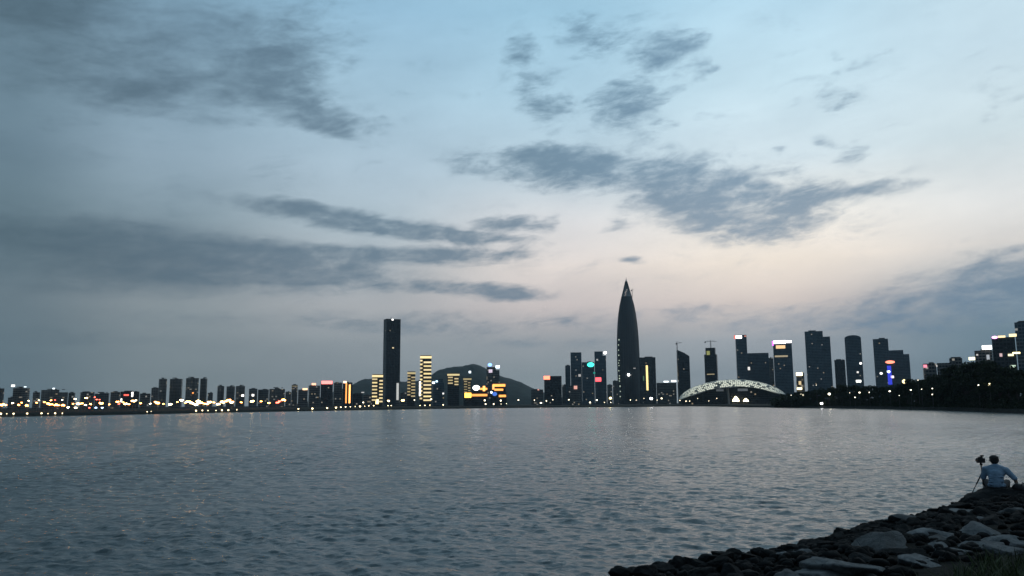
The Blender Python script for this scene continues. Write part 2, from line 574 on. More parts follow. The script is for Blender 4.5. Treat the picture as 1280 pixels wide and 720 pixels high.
def hill_ridge(name, sil, Y, depth, rough):
    xs = np.linspace(sil[0][0], sil[-1][0], 130)
    yy = np.interp(xs, [p[0] for p in sil], [p[1] for p in sil])
    rows_ = []
    for j in np.linspace(-1, 1, 25):
        row = []
        for x, y in zip(xs, yy):
            top = at(x, y, Y)
            h = max(0.0, top.z - 2.0)
            k = max(0.0, math.cos(j * math.pi / 2)) ** 0.8
            nn = mnoise.fractal(Vector((top.x * 0.009, j * 4.0, 3.0)), 0.8, 2.0, 6)
            row.append((top.x + j * 40 * nn, Y + j * depth, 2.0 + h * k * (1 + rough * nn * (0.4 + 0.6 * abs(j))) - (3 if abs(j) > 0.99 else 0)))
        rows_.append(row)
    o = np_mesh(name, np.array(rows_).reshape(-1, 3), grid_quads(25, len(xs)), M_HILL)
    return tag(o, kind='structure')


hill_ridge('hills', [(405, 503), (430, 492), (445, 482), (458, 475), (466, 473), (480, 475), (505, 477), (525, 477), (540, 471), (550, 464), (560, 460.5), (575, 459),
                     (588, 456.5), (597, 456), (604, 459), (614, 465), (626, 470), (640, 474), (652, 479), (665, 485), (680, 491), (705, 498), (740, 504)], 3900, 650, 0.17)

# ------------------------------------------------------------------ buildings
DARKROOF = M_ROOF


class Bld:
    """one building seen between photo columns x0..x1, its roof at photo row ytop, Y metres ahead"""

    def __init__(self, name, label, cat, x0, x1, ytop, Y, mat, yaw=0.0, ratio=0.75, style='box', group=None, plant=True):
        xc = (x0 + x1) / 2
        ym = (ytop + 500) / 2
        a, c_, b_ = at(x0, ym, Y), at(xc, ym, Y), at(x1, ym, Y)
        az_ = math.atan2(c_.x, Y)
        self.mpp = (b_ - a).length / (x1 - x0)
        full = (b_.x - a.x) * math.cos(az_)
        yw = R(yaw)
        self.w = full / (math.cos(yw) + ratio * abs(math.sin(yw)))
        self.d = self.w * ratio
        self.yaw, self.xc, self.Y = yw, xc, Y
        self.z0 = 1.6
        self.h = at(xc, ytop, Y).z - self.z0
        self.root = thing(name, label, cat, (c_.x, Y, self.z0), -az_ + yw, group)
        w, d, h = self.w, self.d, self.h
        mb = MB()
        if style == 'box':
            mb.box((0, 0, h / 2), (w, d, h))
        elif style == 'bays':        # residential block: two wings and a recessed core
            mb.box((-w * 0.31, 0, h * 0.49), (w * 0.38, d, h * 0.98))
            mb.box((w * 0.31, 0, h * 0.49), (w * 0.38, d, h * 0.98))
            mb.box((0, 0.04 * d, h / 2), (w * 0.2398, d * 0.8, h))
        elif style == 'step':        # crown set back from the shaft
            mb.box((0, 0, h * 0.44), (w, d, h * 0.88))
            mb.box((0, 0, h * 0.94), (w * 0.78, d * 0.78, h * 0.12 - 0.02))
        elif style == 'stepright':
            mb.box((-w * 0.14, 0, h / 2), (w * 0.72, d, h))
            mb.box((w * 0.36, 0, h * 0.46), (w * 0.279, d * 0.9, h * 0.92))
        elif style == 'slant':
            mb.prism([(-w / 2, 0), (w / 2, 0), (w / 2, h * 0.88), (w * 0.1, h * 0.94), (-w / 2, h)], -d / 2, d / 2)
        elif style == 'taper':
            mb.box((0, 0, h / 2), (w, d, h), taper=0.93)
        elif style == 'round':
            n = 9
            pts = [(-w / 2, 0), (w / 2, 0)] + [(w / 2 * math.cos(math.pi * k / n * 1.0), h * 0.955 + h * 0.045 * math.sin(math.pi * k / n)) for k in range(n + 1)]
            mb.prism(pts, -d / 2, d / 2)
        elif style == 'terrace':     # long low block with an uneven roof line
            n = max(3, int(w / 16))
            for k in range(n):
                hh = h * (1.0 if k == n // 2 else random.uniform(0.86, 0.99))
                mb.box((-w / 2 + w * (k + 0.5) / n, random.uniform(-1, 1), hh / 2), (w / n - 0.02, d * random.uniform(0.8, 1), hh))
        mb.build('facade', mat, self.root)
        if plant and style in ('box', 'bays', 'taper', 'terrace', 'step'):
            pm = MB()
            hh = min(4.5, max(1.5, h * 0.02))
            pm.box((random.uniform(-.15, .15) * w, 0, h + hh / 2 + 0.02), (w * random.uniform(.25, .5), d * .4, hh))
            if random.random() < 0.6:
                pm.box((random.choice((-.32, .32)) * w, d * .1, h + hh * .35 + 0.02), (w * .12, d * .2, hh * 0.7))
            pm.build('roof_plant', M_ROOF, self.root)

    def lx(self, px):
        off = (px - self.xc) * self.mpp
        return (off - self.d / 2 * math.sin(self.yaw)) / math.cos(self.yaw)

    def lz(self, py):
        return at(self.xc, py, self.Y).z - self.z0

    def panel(self, part, x0, x1, y0, y1, col, s, proud=0.9, label=None, shape='box', sample=True, clampx=True):
        a, b_ = self.lx(x0), self.lx(x1)
        z1, z0 = self.lz(y0), self.lz(y1)
        cname = part + '_%d' % int(1000 * (col[0] + 3 * col[1] + 7 * col[2]))
        mb = MB()
        if shape == 'box':
            mb.box(((a + b_) / 2, -self.d / 2 - proud / 2 - 0.05, (z0 + z1) / 2), (abs(b_ - a), proud, z1 - z0))
        elif shape == 'oval':
            n = 16
            mb.prism([((a + b_) / 2 + (b_ - a) / 2 * math.cos(2 * math.pi * k / n), (z0 + z1) / 2 + (z1 - z0) / 2 * math.sin(2 * math.pi * k / n)) for k in range(n)],
                     -self.d / 2 - proud - 0.05, -self.d / 2 - 0.05)
        o = mb.build(part, emit(cname, col, s, sample), self.root)
        if label:
            o['label'] = label
        return o

    def rooftop(self, part, px, y0, y1, wpx, col, s):
        x = self.lx(px)
        z1, z0 = self.lz(y0), self.lz(y1)
        return MB().box((x, -self.d * 0.3, (z0 + z1) / 2), (wpx * self.mpp, 1.2, z1 - z0)).build(part, emit(part, col, s), self.root)

    def mast(self, px, ytop, r=0.7):
        x = self.lx(px)
        return MB().tube((x, 0, self.h), (x, 0, self.lz(ytop)), r, r * 0.4, 6).build('antenna', M_STEEL, self.root)


SKY_L = 'low blocks along the left shore'
# --- left: apartment blocks behind the orange lights
Bld('apartment_block', 'narrow dark block cut by the left edge of the photo', 'building', -9, 5, 485, 1250, M_APT, 12, style='bays')
b = Bld('apartment_block', 'broad dark block with a white light on its roof corner, near the left edge', 'building', 16, 37, 484.5, 1300, M_APT, -14, style='bays')
b.panel('roof_light', 15.5, 19, 481.34, 483.46, WHITE, 4.5)
b.panel('roof_light', 29, 31.5, 483.17, 484.23, COOL, 2.0)
Bld('low_building', 'low dark building against the foot of the broad block near the left edge', 'building', 10, 16.5, 497, 1200, M_STONE, 0)
Bld('apartment_block', 'small square block just right of the broad block with the roof light', 'building', 41, 50, 490, 1300, M_APT, 16, style='bays')
b = Bld('apartment_block', 'wide block with uneven roof line and small pale roof lights', 'building', 51.5, 85, 487.2, 1380, M_APT, 0, .4, style='terrace')
b.panel('roof_light', 65.5, 68, 485, 486.6, COOL, 2)
Bld('low_building', 'low flat block stepping down beside the wide uneven block', 'building', 85.5, 94, 491, 1400, M_STONE, -10)
b = Bld('office_block', 'low dark block with red lit dots on its front, left shore', 'building', 100, 118, 490.3, 1400, M_STONE, 8)
b = Bld('low_building', 'low dark block between the red dotted block and the block with a white strip', 'building', 118.5, 137, 491, 1430, M_STONE, -6, style='terrace')
Bld('low_building', 'short flat block just left of the block with white vertical strips', 'building', 138, 150, 490, 1380, M_APT, 10)
b = Bld('office_block', 'low block with two white vertical light strips and a red sign', 'building', 150.5, 174, 489.5, 1350, M_DARK, 0)
b.panel('light_strip', 164, 166, 490.14, 496.06, WHITE, 2.5)
b.panel('light_strip', 152.2, 154, 498.22, 502.78, WHITE, 2.0)
b.panel('neon_sign', 155.5, 161, 493, 494.8, RED, 2.2)
Bld('low_building', 'low plain block left of the row of four tall apartment towers', 'building', 174.5, 188, 492, 1420, M_STONE, 5)
Bld('apartment_block', 'mid height block leaning against the first of four tall apartment towers', 'building', 189, 198, 485, 1550, M_APT, 0)
G4 = 'four tall apartment towers'
Bld('apartment_tower', 'first from the left of four tall dark apartment towers above the orange lights', 'building', 198, 208.2, 473, 1650, M_APT, 10, style='bays', group=G4)
Bld('apartment_tower', 'second from the left of four tall dark apartment towers above the orange lights', 'building', 212, 228, 473, 1680, M_APT, -8, style='bays', group=G4)
b = Bld('apartment_tower', 'third from the left of four tall dark apartment towers, widest and with one lit window', 'building', 232, 248, 472, 1650, M_APT, 8, style='bays', group=G4)
b.panel('window', 240.5, 242, 490.5, 492, ORANGE, 2)
Bld('apartment_tower', 'rightmost and narrowest of four tall dark apartment towers above the orange lights', 'building', 250, 258.8, 472.5, 1680, M_APT, -12, style='bays', group=G4)
Bld('low_building', 'low block right beside the narrowest of the four apartment towers', 'building', 259.5, 266, 491, 1600, M_STONE, 0)
Bld('apartment_tower', 'lone mid height tower left of the pair joined at the shoulder', 'building', 271.5, 280, 482, 1700, M_APT, 10, style='bays')
Bld('apartment_tower', 'left half of a pair of mid height towers standing close together', 'building', 283, 293.6, 482.5, 1700, M_APT, -6, style='bays')
b = Bld('apartment_tower', 'right half of a pair of mid height towers, with a white light at its foot', 'building', 294.4, 306, 482, 1750, M_APT, 4, style='bays')
b.panel('entrance_light', 302, 304.6, 493.36, 495.64, WHITE, 4.0)
b = Bld('low_building', 'squat block with a white light, right of the pair of mid height towers', 'building', 311, 321.6, 486, 1650, M_STONE, 5)
b.panel('entrance_light', 315, 317.4, 492.86, 495.14, WHITE, 4.0)
Bld('low_building', 'plain squat block left of the longest low block', 'building', 322.4, 336, 487, 1700, M_STONE, -8)
Bld('apartment_block', 'long low block with uneven roof behind the red sign on the shore', 'building', 336.6, 356, 485, 1720, M_APT, 0, .5, style='terrace')
Bld('low_building', 'low block stepping down right of the long low block', 'building', 356.6, 364, 490, 1700, M_STONE, 6)
Bld('apartment_tower', 'thin tower with a pale top floor between low blocks', 'building', 364.4, 372, 481, 1800, M_APT, -10).panel('top_floor', 365, 371.5, 482.2, 483.6, WARM, .12)
b = Bld('office_block', 'low block with a warm white rooftop sign, left of the red signed block', 'building', 372.6, 384.6, 487, 1750, M_STONE, 0)
b.panel('rooftop_sign', 378, 384, 485.4, 487.6, (1, .6, .35), 2)
b = Bld('office_block', 'block with a small orange rooftop sign beside the red signed block', 'building', 385.4, 400, 482, 1800, M_STONE, 6)
b.panel('rooftop_sign', 389.5, 394.5, 479, 481.6, (1, .45, .28), 2)
b = Bld('office_block', 'dark block with a long red rooftop sign', 'building', 400.8, 416, 479, 1700, M_DARK, -4)
b.panel('rooftop_sign', 401.8, 415, 476.3, 480.2, (1.0, .22, .2), 2.5)
Bld('office_block', 'plain block between the red rooftop sign and the orange light strips', 'building', 416.8, 427.6, 478.5, 1750, M_STONE, 4)
b = Bld('office_block', 'block with two tall orange light strips down its front', 'building', 428.4, 440.4, 478.4, 1600, M_DARK, 0)
b.panel('light_strip', 432, 433.6, 479, 504, ORANGE, 1.8)
b.panel('light_strip', 436, 438, 481, 504, (1, .42, .12), 3)
b.panel('roof_light', 429, 433, 476.5, 479, (1, .55, .35), 3)
Bld('low_building', 'low dark block with a white bar below the hill, left of the golden striped tower', 'building', 441, 453, 492, 1500, M_DARK, 0).panel('light_strip', 453.5 - 2, 457 - 2, 490, 491.2, WHITE, .5)
Bld('low_building', 'low dark block touching the left golden striped tower', 'building', 453.8, 465, 494, 1500, M_STONE, 0)


def golden(name, label, x0, x1, ytop, ybot, Y, cols, step, mat=M_DARK, s=.75, until=None, grp='towers with golden floor lights'):
    b = Bld(name, label, 'building', x0, x1, ytop, Y, mat, 0, .8, group=grp, plant=False)
    y = ytop + 1.0
    k = 0
    while y < (until or ybot):
        for c, (a, e) in enumerate(cols):
            jit = random.uniform(0.75, 1.2)
            th = step * (0.42 if k else 0.62)
            if k == 0 and c == 0:
                b.panel('lit_floor', x0 - .3, x1 + .3, y, y + th, (1.0, .80, .40), s * 1.25, proud=1.6, sample=False)
            elif k:
                yo = step * 0.45 * (c % 2)
                b.panel('lit_floor', a, e, y + yo, y + yo + th, (1.0, .78, .36 + .06 * (k % 2)), round(s * jit, 2), proud=1.6, sample=False)
        y += step
        k += 1
    return b


b = golden('lit_tower', 'short golden striped tower touching the left side of the tall dark tower', 465.2, 478.2, 468, 503, 1500, [(465.2, 471.5), (474, 478.4)], 4.3, s=.85)
b.panel('entrance_light', 470, 473.5, 499, 505, GOLD, 4)
b = golden('lit_tower', 'slim golden striped tower right of the tall dark tower', 509.3, 519, 464.4, 496, 1550, [(509.3, 513), (514, 519)], 3.9, s=.4)
b = golden('lit_tower', 'tallest golden striped tower, lit on every floor', 525.3, 539, 444.4, 500, 1550, [(525, 528), (529.5, 539)], 4.7, s=.9)
b.panel('light_strip', 524.2, 526.2, 477, 495, WHITE, 3)
b = golden('lit_tower', 'dark tower with golden stripes only on its top floors', 559.4, 574, 466.6, 482, 1600, [(560, 566), (568, 573)], 3.6, s=.6)
b = golden('lit_tower', 'small dark tower with faint golden stripes below the hill', 579.4, 589, 472, 492, 1600, [(580, 584), (585, 588)], 3.3, s=.28)
b.panel('roof_light', 586, 588.6, 463.92, 466.58, COOL, 2.5)

# --- the tall dark slab tower
b = Bld('skyscraper', 'tall dark slab skyscraper between golden striped towers', 'skyscraper', 478.8, 500.2, 400.5, 1900, M_DARK, 16, .75, style='box', plant=False)
mb = MB()
for sx in (-1, 1):
    mb.box((sx * b.w * .485, 0, b.h + 1.2), (b.w * .03, b.d, 2.4))
    mb.box((0, sx * b.d * .48, b.h + 1.1), (b.w * .93, b.d * .03, 2.2))
mb.build('parapet', M_ROOF, b.root)
b.mast(490, 396)
b.panel('roof_light', 489, 491, 399.62, 400.98, WHITE, 3.5, proud=1)
b.panel('window', 490, 492, 434.5, 436, WARM, .8)
mb = MB()
for k in range(9):
    mb.box((-b.w / 2 + b.w * (k + .5) / 9, -b.d / 2 - .3, b.h * .5), (.5, .55, b.h * .99))
mb.build('mullion', plain('dark_mullion', (.03, .035, .04), .4), b.root)
Bld('lift_shaft', 'thin white lit shaft at the right foot of the tall dark skyscraper', 'building', 495, 499.4, 478, 1450, M_STONE, 0, plant=False).panel('light_strip', 495.6, 498.4, 479, 500, (.95, .95, .9), .5)
Bld('low_building', 'low dark block between the skyscraper and the slim golden tower', 'building', 500.6, 509, 491, 1500, M_STONE)
b = Bld('office_block', 'blue grey block with two cool white lights, beside the tallest golden tower', 'building', 540.4, 555, 474, 1700, M_GLASS, 6, style='step')
b.panel('roof_light', 540.2, 543.4, 477.36, 479.64, COOL, 3.5)
b.panel('roof_light', 544.6, 547, 476.06, 477.74, (.6, .85, 1), 3.5)
b.panel('window', 553, 555, 491, 493, WHITE, 1.2)
b = Bld('office_tower', 'tower with a bright blue light on its roof, in front of the hill', 'building', 608.4, 624.4, 459, 1800, M_STONE, 0, .7, style='stepright', plant=False)
b.panel('roof_light', 610, 615, 454.16, 458.34, (.16, .32, 1), 3.5, shape='oval')
b.panel('roof_light', 619.8, 624.6, 457.13, 460.47, (.75, .88, 1), 3.5)
b.panel('window', 611, 615.5, 462, 466, (.9, .75, .9), .8)

# --- low lit pavilions on the mound
def pavilion(label, x0, x1, ytop, Y, panels, cat='building'):
    b = Bld('pavilion', label, cat, x0, x1, ytop, Y, M_DARK, 0, .5, plant=False)
    for p in panels:
        b.panel(*p[:7], **(p[7] if len(p) > 7 else {}))
    return b


pavilion('low pavilion with a long orange lit roof and bright yellow end', 581, 609, 491, 1380,
         [('lit_roof', 588, 609, 492.6, 495.4, ORANGE, 1.6), ('lit_wall', 581, 589, 491.2, 497, (1, .5, .06), 5)])
pavilion('low pavilion with a white oval sign and an orange star shaped light', 590, 609, 483, 1480,
         [('oval_sign', 591, 599.6, 481.8, 488, (1, .98, .95), 5, {'shape': 'oval'}), ('lit_wall', 600, 609, 485, 487.4, ORANGE, 2.2), ('lit_wall', 603.5, 606.5, 482.6, 489, (1, .42, .12), 2.5)])
pavilion('stacked orange lit pavilion with two glowing levels, right of the blue round light', 615, 632, 480, 1450,
         [('lit_floor', 616, 631.6, 480.2, 483.4, ORANGE, 2.2), ('lit_floor', 618, 629, 486, 488.4, ORANGE, 2), ('lit_floor', 615.4, 618, 481, 487, (1, .45, .15), 1.6)])
pavilion('small low pavilion with one orange bar and a blue round light', 613, 633, 490, 1380,
         [('lit_wall', 623.6, 632.4, 493.6, 496.4, ORANGE, 1.8), ('round_light', 615.4, 621.4, 490, 495, (.08, .2, .7), 1.0, {'shape': 'oval'}), ('round_light', 613, 615.6, 489, 492, COOL, 3, {'shape': 'oval'})])

# --- centre
b = Bld('low_building', 'dim low block behind the shore trees left of the red cornered building', 'building', 664, 679, 487, 2000, M_STONE, 0)
b.panel('window', 672, 674, 486.5, 488, (1, .45, .35), .8)
b = Bld('office_block', 'dark block with a red sign on its upper left corner', 'building', 680.4, 702, 470.3, 1800, M_DARK, 0, plant=False)
b.panel('corner_sign', 680, 687.6, 470.2, 474.6, (1, .18, .1), 3.5)
Bld('low_building', 'dim low block left of the cluster of towers with the teal sign', 'building', 702.6, 708, 481, 2200, M_STONE)
Bld('office_tower', 'lowest and leftmost tower of the cluster with the teal sign', 'building', 706.8, 713.2, 457, 2150, M_GLASS, 0)
b = Bld('office_tower', 'left tall tower of the cluster with the teal sign', 'building', 713.6, 727.2, 440.8, 2100, M_GLASS, 0, plant=False)
b.panel('window', 723, 726, 468, 471, WHITE, .4)
b = Bld('office_block', 'dark block with a round teal sign at its top', 'building', 727.6, 743.2, 453, 2050, M_GLASS, 0)
b.panel('round_sign', 734.4, 743, 453.4, 459, TEAL, 2.6, shape='oval')
b.panel('window', 744 - 2.4, 746.2 - 2, 465.5, 467.4, TEAL, .3)
b = Bld('office_tower', 'right tall tower of the cluster with a white corner light and a red sign', 'building', 743.6, 758, 439.6, 2100, M_GLASS, 0, style='stepright', plant=False)
b.panel('roof_light', 755, 759, 439.55, 443.05, WHITE, 4.5, shape='oval')
b.panel('neon_sign', 744.2, 751.4, 472, 477, (1, .1, .12), 2.2)
b.panel('window', 746, 748, 449, 451, WHITE, .35)
b = Bld('low_building', 'low dim block with a red lit window, before the teal signed cluster', 'building', 711, 726, 482, 1750, M_STONE)
b.panel('window', 717.5, 721.6, 482.4, 486.5, (1, .5, .4), .8)
Bld('low_building', 'low dim block left of the bullet shaped skyscraper', 'building', 759, 765.6, 481, 2300, M_STONE)
Bld('low_building', 'slightly taller dim block touching the bullet shaped skyscraper', 'building', 766.2, 773, 476, 2300, M_STONE)

# --- the bullet shaped skyscraper
Yt = 2450.0
prof_px = [(348.6, 0.25), (352, 1.2), (356, 2.2), (362, 3.8), (369.6, 5.9), (376, 7.7), (383, 9.2), (396, 11.3), (409, 12.5), (422, 13.2), (446, 13.8), (470, 13.7), (488, 13.4), (505, 12.9)]
ct = at(786, 470, Yt)
tz0 = 1.6
t_root = thing('skyscraper', 'tallest bullet shaped skyscraper tapering to a pointed glass tip', 'skyscraper', (ct.x, Yt, tz0), -math.atan2(ct.x, Yt))
mpp = (at(787, 470, Yt) - at(786, 470, Yt)).x
prof = [(r * mpp, at(786, y, Yt).z - tz0) for y, r in prof_px]
prof[-1] = (prof[-1][0], 0.0)
prof.reverse()
zs = [p[1] for p in prof]
rs = [p[0] for p in prof]
split = at(786, 371, Yt).z - tz0


def rad(z):
    return float(np.interp(z, zs, rs))


m, T = new_mat('bullet_tower_glass')
tcx = T.n('ShaderNodeTexCoord')
sp = T.n('ShaderNodeSeparateXYZ', ins={0: tcx.outputs['Object']})
fl = T.m('FRACT', T.m('DIVIDE', sp.outputs[2], 4.4))
nzz = T.n('ShaderNodeTexNoise', ins={'Vector': tcx.outputs['Object'], 'Scale': 0.05, 'Detail': 4.0})
cc = T.mix(T.m('LESS_THAN', fl, 0.25), T.mix(nzz.outputs[0], (.012, .017, .022), (.02, .030, .040)), (.036, .046, .055))
bs = T.n('ShaderNodeBsdfPrincipled', ins={'Base Color': cc, 'Roughness': 0.3})
T.n('ShaderNodeOutputMaterial', ins={0: bs.outputs[0]})
M_BULLET = m
zz = np.linspace(0, split, 40)
MB().lathe([(rad(z), z) for z in zz], 56).build('shaft', M_BULLET, t_root, smooth=False)
zz2 = np.linspace(split + .05, zs[-1], 14)
M_TIP = plain('pale_tip_glass', (.42, .44, .45), .3, .35, .12)
tip = MB().lathe([(rad(z) * .985, z) for z in zz2], 28).build('glass_tip', M_TIP, t_root)
mb = MB()
for k in range(28):
    a = 2 * math.pi * k / 28
    zl = list(np.linspace(2, zs[-1] - 8, 16))
    for z0, z1 in zip(zl[:-1], zl[1:]):
        r0, r1 = rad(z0) + .35, rad(z1) + .35
        mb.tube((r0 * math.cos(a), r0 * math.sin(a), z0), (r1 * math.cos(a), r1 * math.sin(a), z1), .45, .45, 4)
mb.build('fin', plain('steel_fin', (.06, .068, .075), .35, metal=.5), t_root)
MB().tube((0, 0, zs[-1] - 2), (0, 0, zs[-1] + 5), .8, .3, 6).build('spire', M_STEEL, t_root)
# builders' hoist down the left flank, with work lamps
mb = MB()
lm = MB()
for k in range(24):
    z = (at(786, 424 + k * 3.2, Yt).z - tz0)
    if z < 4:
        break
    r = rad(z)
    xx = -r + 5.0
    yy_ = -math.sqrt(max(1.0, r * r - xx * xx)) - 2.2
    mb.box((xx, yy_, z), (6.0, 2.5, .9))
    mb.box((xx - 2.6, yy_, z - 3.6), (.8, 2.0, 6.4))
    mb.box((xx + 2.6, yy_, z - 3.6), (.8, 2.0, 6.4))
    if k % 2 == 0 or random.random() < .3:
        lm.box((xx + random.uniform(-1.2, 1.2), yy_ - 1.5, z - 3), (2.6, .4, random.uniform(2.0, 4.4)))
mb.build('hoist', plain('hoist_steel', (.28, .30, .29), .6), t_root)
lm.build('hoist_lamps', emit('hoist', (.75, .9, .7), .7), t_root)
MB().ball((at(785.8, 469, Yt).x - ct.x, -rad(100) - 3, at(786, 469, Yt).z - tz0), 3.4, 10).build('work_light', emit('work_light', WHITE, 12), t_root)
MB().box((at(793, 461, Yt).x - ct.x, -rad(110) - 1, at(786, 461, Yt).z - tz0), (7, 1, 2)).build('window', emit('dimwin', WHITE, .4), t_root)
tl = MB()  # small emissive boxes added to lighten the glass tip
for q in range(5):
    tl.box((random.uniform(-6, 5), -rad(split) * .8 - 1, at(786, 363 + 1.8 * q, Yt).z - tz0), (3.0, 1.5, 1.8))
tl.build('tip_glow', emit('crown', (1, .85, .75), .4), t_root)


def crane(name, label, px, ybase, ytop, Y, jib_l, jib_r, up=0.0):
    p0, p1 = at(px, ybase, Y), at(px, ytop, Y)
    mp = p0.x - at(px - 1, ybase, Y).x
    r = thing(name, label, 'crane', p0, 0)
    h = p1.z - p0.z
    mbx = MB()
    for sx in (-.8, .8):
        for sy in (-.8, .8):
            mbx.tube((sx, sy, 0), (sx, sy, h * .86), .22, .22, 4)
    n = max(3, int(h / 3))
    for k in range(n):
        z0, z1 = h * .86 * k / n, h * .86 * (k + 1) / n
        s = 1 if k % 2 else -1
        mbx.tube((-.8 * s, -.8, z0), (.8 * s, -.8, z1), .16, .16, 4)
        mbx.tube((-.8, .8 * s, z0), (-.8, -.8 * s, z1), .16, .16, 4)
    mbx.build('mast', M_STEEL, r)
    jb = MB()
    zj = h * .84
    for a, e in ((0, -jib_l), (0, jib_r)):
        jb.tube((a, 0, zj), (e * mp, 0, zj + up * abs(e) * mp * (1 if e > 0 else -.1)), .45, .3, 5)
        jb.tube((0, 0, h), (e * mp * .75, 0, zj + up * abs(e) * mp * .75 * (1 if e > 0 else -.1) + .3), .2, .2, 4)
    jb.build('jib', M_STEEL, r)
    MB().tube((0, 0, h * .8), (0, 0, h), .6, .2, 5).build('peak', M_STEEL, r)
    MB().box((-jib_l * mp * .9, 0, zj - 1.6), (3, 1.6, 2.6)).build('counterweight', M_ROOF, r)
    return r


crane('tower_crane', 'small crane clinging to the right side of the pointed skyscraper tip', 790.4, 372, 361, 2448, 1.0, 1.8, .9)

# --- right of it
b = Bld('office_block', 'dark block with a golden vertical light strip, right of the pointed skyscraper', 'building', 799.6, 820, 447, 2300, M_DARK, 0, .6)
b.panel('light_strip', 807.8, 810.2, 457, 488, (1, .76, .30), 1.5)
b.panel('light_strip', 804, 805.2, 470, 476, (.3, .6, .3), .2)
b = Bld('low_building', 'low dim block with two white rooftop lights, left of the slanted tower', 'building', 821, 845.6, 478.6, 2000, M_STONE, 0, .5, plant=False)
b.panel('roof_light', 830, 836, 476.29, 478.11, (.9, .97, 1), 2.0)
b.panel('roof_light', 839.4, 845.4, 475.54, 477.66, (.9, .97, 1), 2.5)
b = Bld('office_tower', 'unfinished dark tower with a slanting roof and a crane, left of the lattice arch', 'building', 846.6, 862.6, 437.6, 1900, M_DARK, 6, .8, style='slant')
crane('tower_crane', 'crane on the left corner of the tower with the slanting roof', 846.6, 440, 427, 1905, 1.0, 6.5, .12)
b = Bld('office_tower', 'unfinished dark tower with a stepped top and faint yellow light, behind the lattice arch', 'building', 881.2, 897.6, 435, 1900, M_DARK, -6, .8, style='step', plant=False)
b.panel('top_light', 884.6, 888.4, 439, 444, (.75, .75, .25), .32)
b.panel('lit_floor', 884, 893, 467.4, 468.6, (1, .8, .45), .3)
crane('tower_crane', 'tall thin crane on top of the tower with the stepped roof', 888.6, 437, 425, 1905, 7.5, 8, .02)
b = Bld('office_tower', 'slim tower with a white lit cap above the lattice arch', 'building', 920.6, 935, 419, 2050, M_GLASS, 4, .8, plant=False)
b.panel('roof_sign', 921.6, 929, 419.78, 423.42, (1, .98, .97), 3.0)
b.panel('roof_sign', 919.6, 921.4, 419.5, 424, (1, .2, .15), 1)
b.panel('roof_sign', 932, 934.4, 420, 421.4, (1, .4, .3), .6)
b.panel('window', 934.4, 937, 459, 463, WHITE, .9)
b = Bld('office_block', 'broad blue grey block between the slim white capped tower and the pink signed tower', 'building', 935.4, 962, 441.6, 2100, M_GLASS, 0, .5, plant=False)
Bld('office_block', 'narrow dim block in the gap left of the pink signed tower', 'building', 962.3, 968, 447.5, 2150, M_STONE, 0)
b = Bld('office_tower', 'tower with a glaring white and pink rooftop sign and gold floors', 'building', 968, 991.4, 428, 2000, M_GLASS, 0, .6, plant=False)
b.panel('rooftop_sign', 969.6, 984, 426.00, 429.80, (1, .93, .97), 4.0)
b.panel('rooftop_sign', 985, 990.8, 426.43, 429.17, (1, .93, .97), 4.0)
b.panel('rooftop_sign', 967.6, 969.4, 426.6, 432.2, (.75, .15, .9), 2)
b.panel('lit_floor', 972, 983, 432, 436, (1, .62, .3), 1.1)
b.panel('lit_floor', 970, 985.4, 444.6, 446.6, (.9, .72, .45), .4)
b = Bld('office_tower', 'tall flat topped tower with a lower shoulder on its right side', 'building', 1008.2, 1039.6, 414.6, 2000, M_GLASS, 0, .6, style='stepright', plant=False)
MB().box((-b.w * .2, 0, b.h + 1.6), (b.w * .3, b.d * .4, 3)).build('roof_plant', M_ROOF, b.root)
b.mast(1016, 411.5, .5)
Bld('office_block', 'mid height block tucked left of the tall tower with a white window', 'building', 1044.4, 1057.6, 450, 2100, M_DARK, 0)
b = Bld('office_tower', 'tall tower with a softly rounded top and a white lit window', 'building', 1058, 1078.6, 419.4, 2000, M_GLASS, 0, .7, style='round')
b.panel('window', 1074, 1077, 453.41, 455.99, WHITE, 2.5, shape='oval')
b.panel('window', 1070.4, 1072.6, 464.5, 466.6, WHITE, 1)
b.panel('entrance_light', 1069, 1074.6, 475.41, 477.99, (1, .98, .9), 3.5)
b = Bld('office_tower', 'tall tower with a red sign above a blue light strip', 'building', 1093.6, 1112.6, 424, 1950, M_GLASS, 0, .7, plant=False)
MB().box((b.w * .1, 0, b.h + 1.5), (b.w * .4, b.d * .4, 2.8)).build('roof_plant', M_ROOF, b.root)
b.panel('neon_sign', 1107, 1117.6, 451.20, 455.00, (1, .26, .16), 2.2, shape='oval')
b.panel('light_strip', 1108.4, 1113, 457.6, 481, (.05, .07, .85), .75)
b.panel('window', 1108, 1111.6, 463.48, 466.52, COOL, 4.0, shape='oval')
b.panel('window', 1099.6, 1103, 465.46, 468.34, WHITE, 2.0, shape='oval')
b.panel('window', 1112, 1115.4, 470, 473, (1, .8, .85), 1.5)
b = Bld('office_block', 'dark stepped block right of the tower with the red sign', 'building', 1113, 1138.4, 438, 2000, M_GLASS, 0, .6, style='stepright', plant=False)
b.panel('entrance_light', 1127, 1131.4, 474.6, 479.6, (1, .8, .4), 3, shape='oval')
Bld('low_building', 'low block behind the trees with yellow lights on its left corner', 'building', 996, 1006, 466, 1500, M_STONE, 0, plant=False).panel('window', 996.4, 1003.6, 466, 469.6, WARM, 6)
b = Bld('low_building', 'small low house among trees with a stack of yellow lights', 'building', 996, 1006, 476, 900, M_STONE, 0)
b.panel('window', 996.6, 1002.6, 484.43, 487.17, WARM, 3.0)
b.panel('window', 998.6, 1003.6, 492.08, 495.12, (1, .9, .62), 3.0)
b.panel('lit_wall', 999, 1002, 470.5 + 6, 475 + 6, (1, .75, .4), .7)
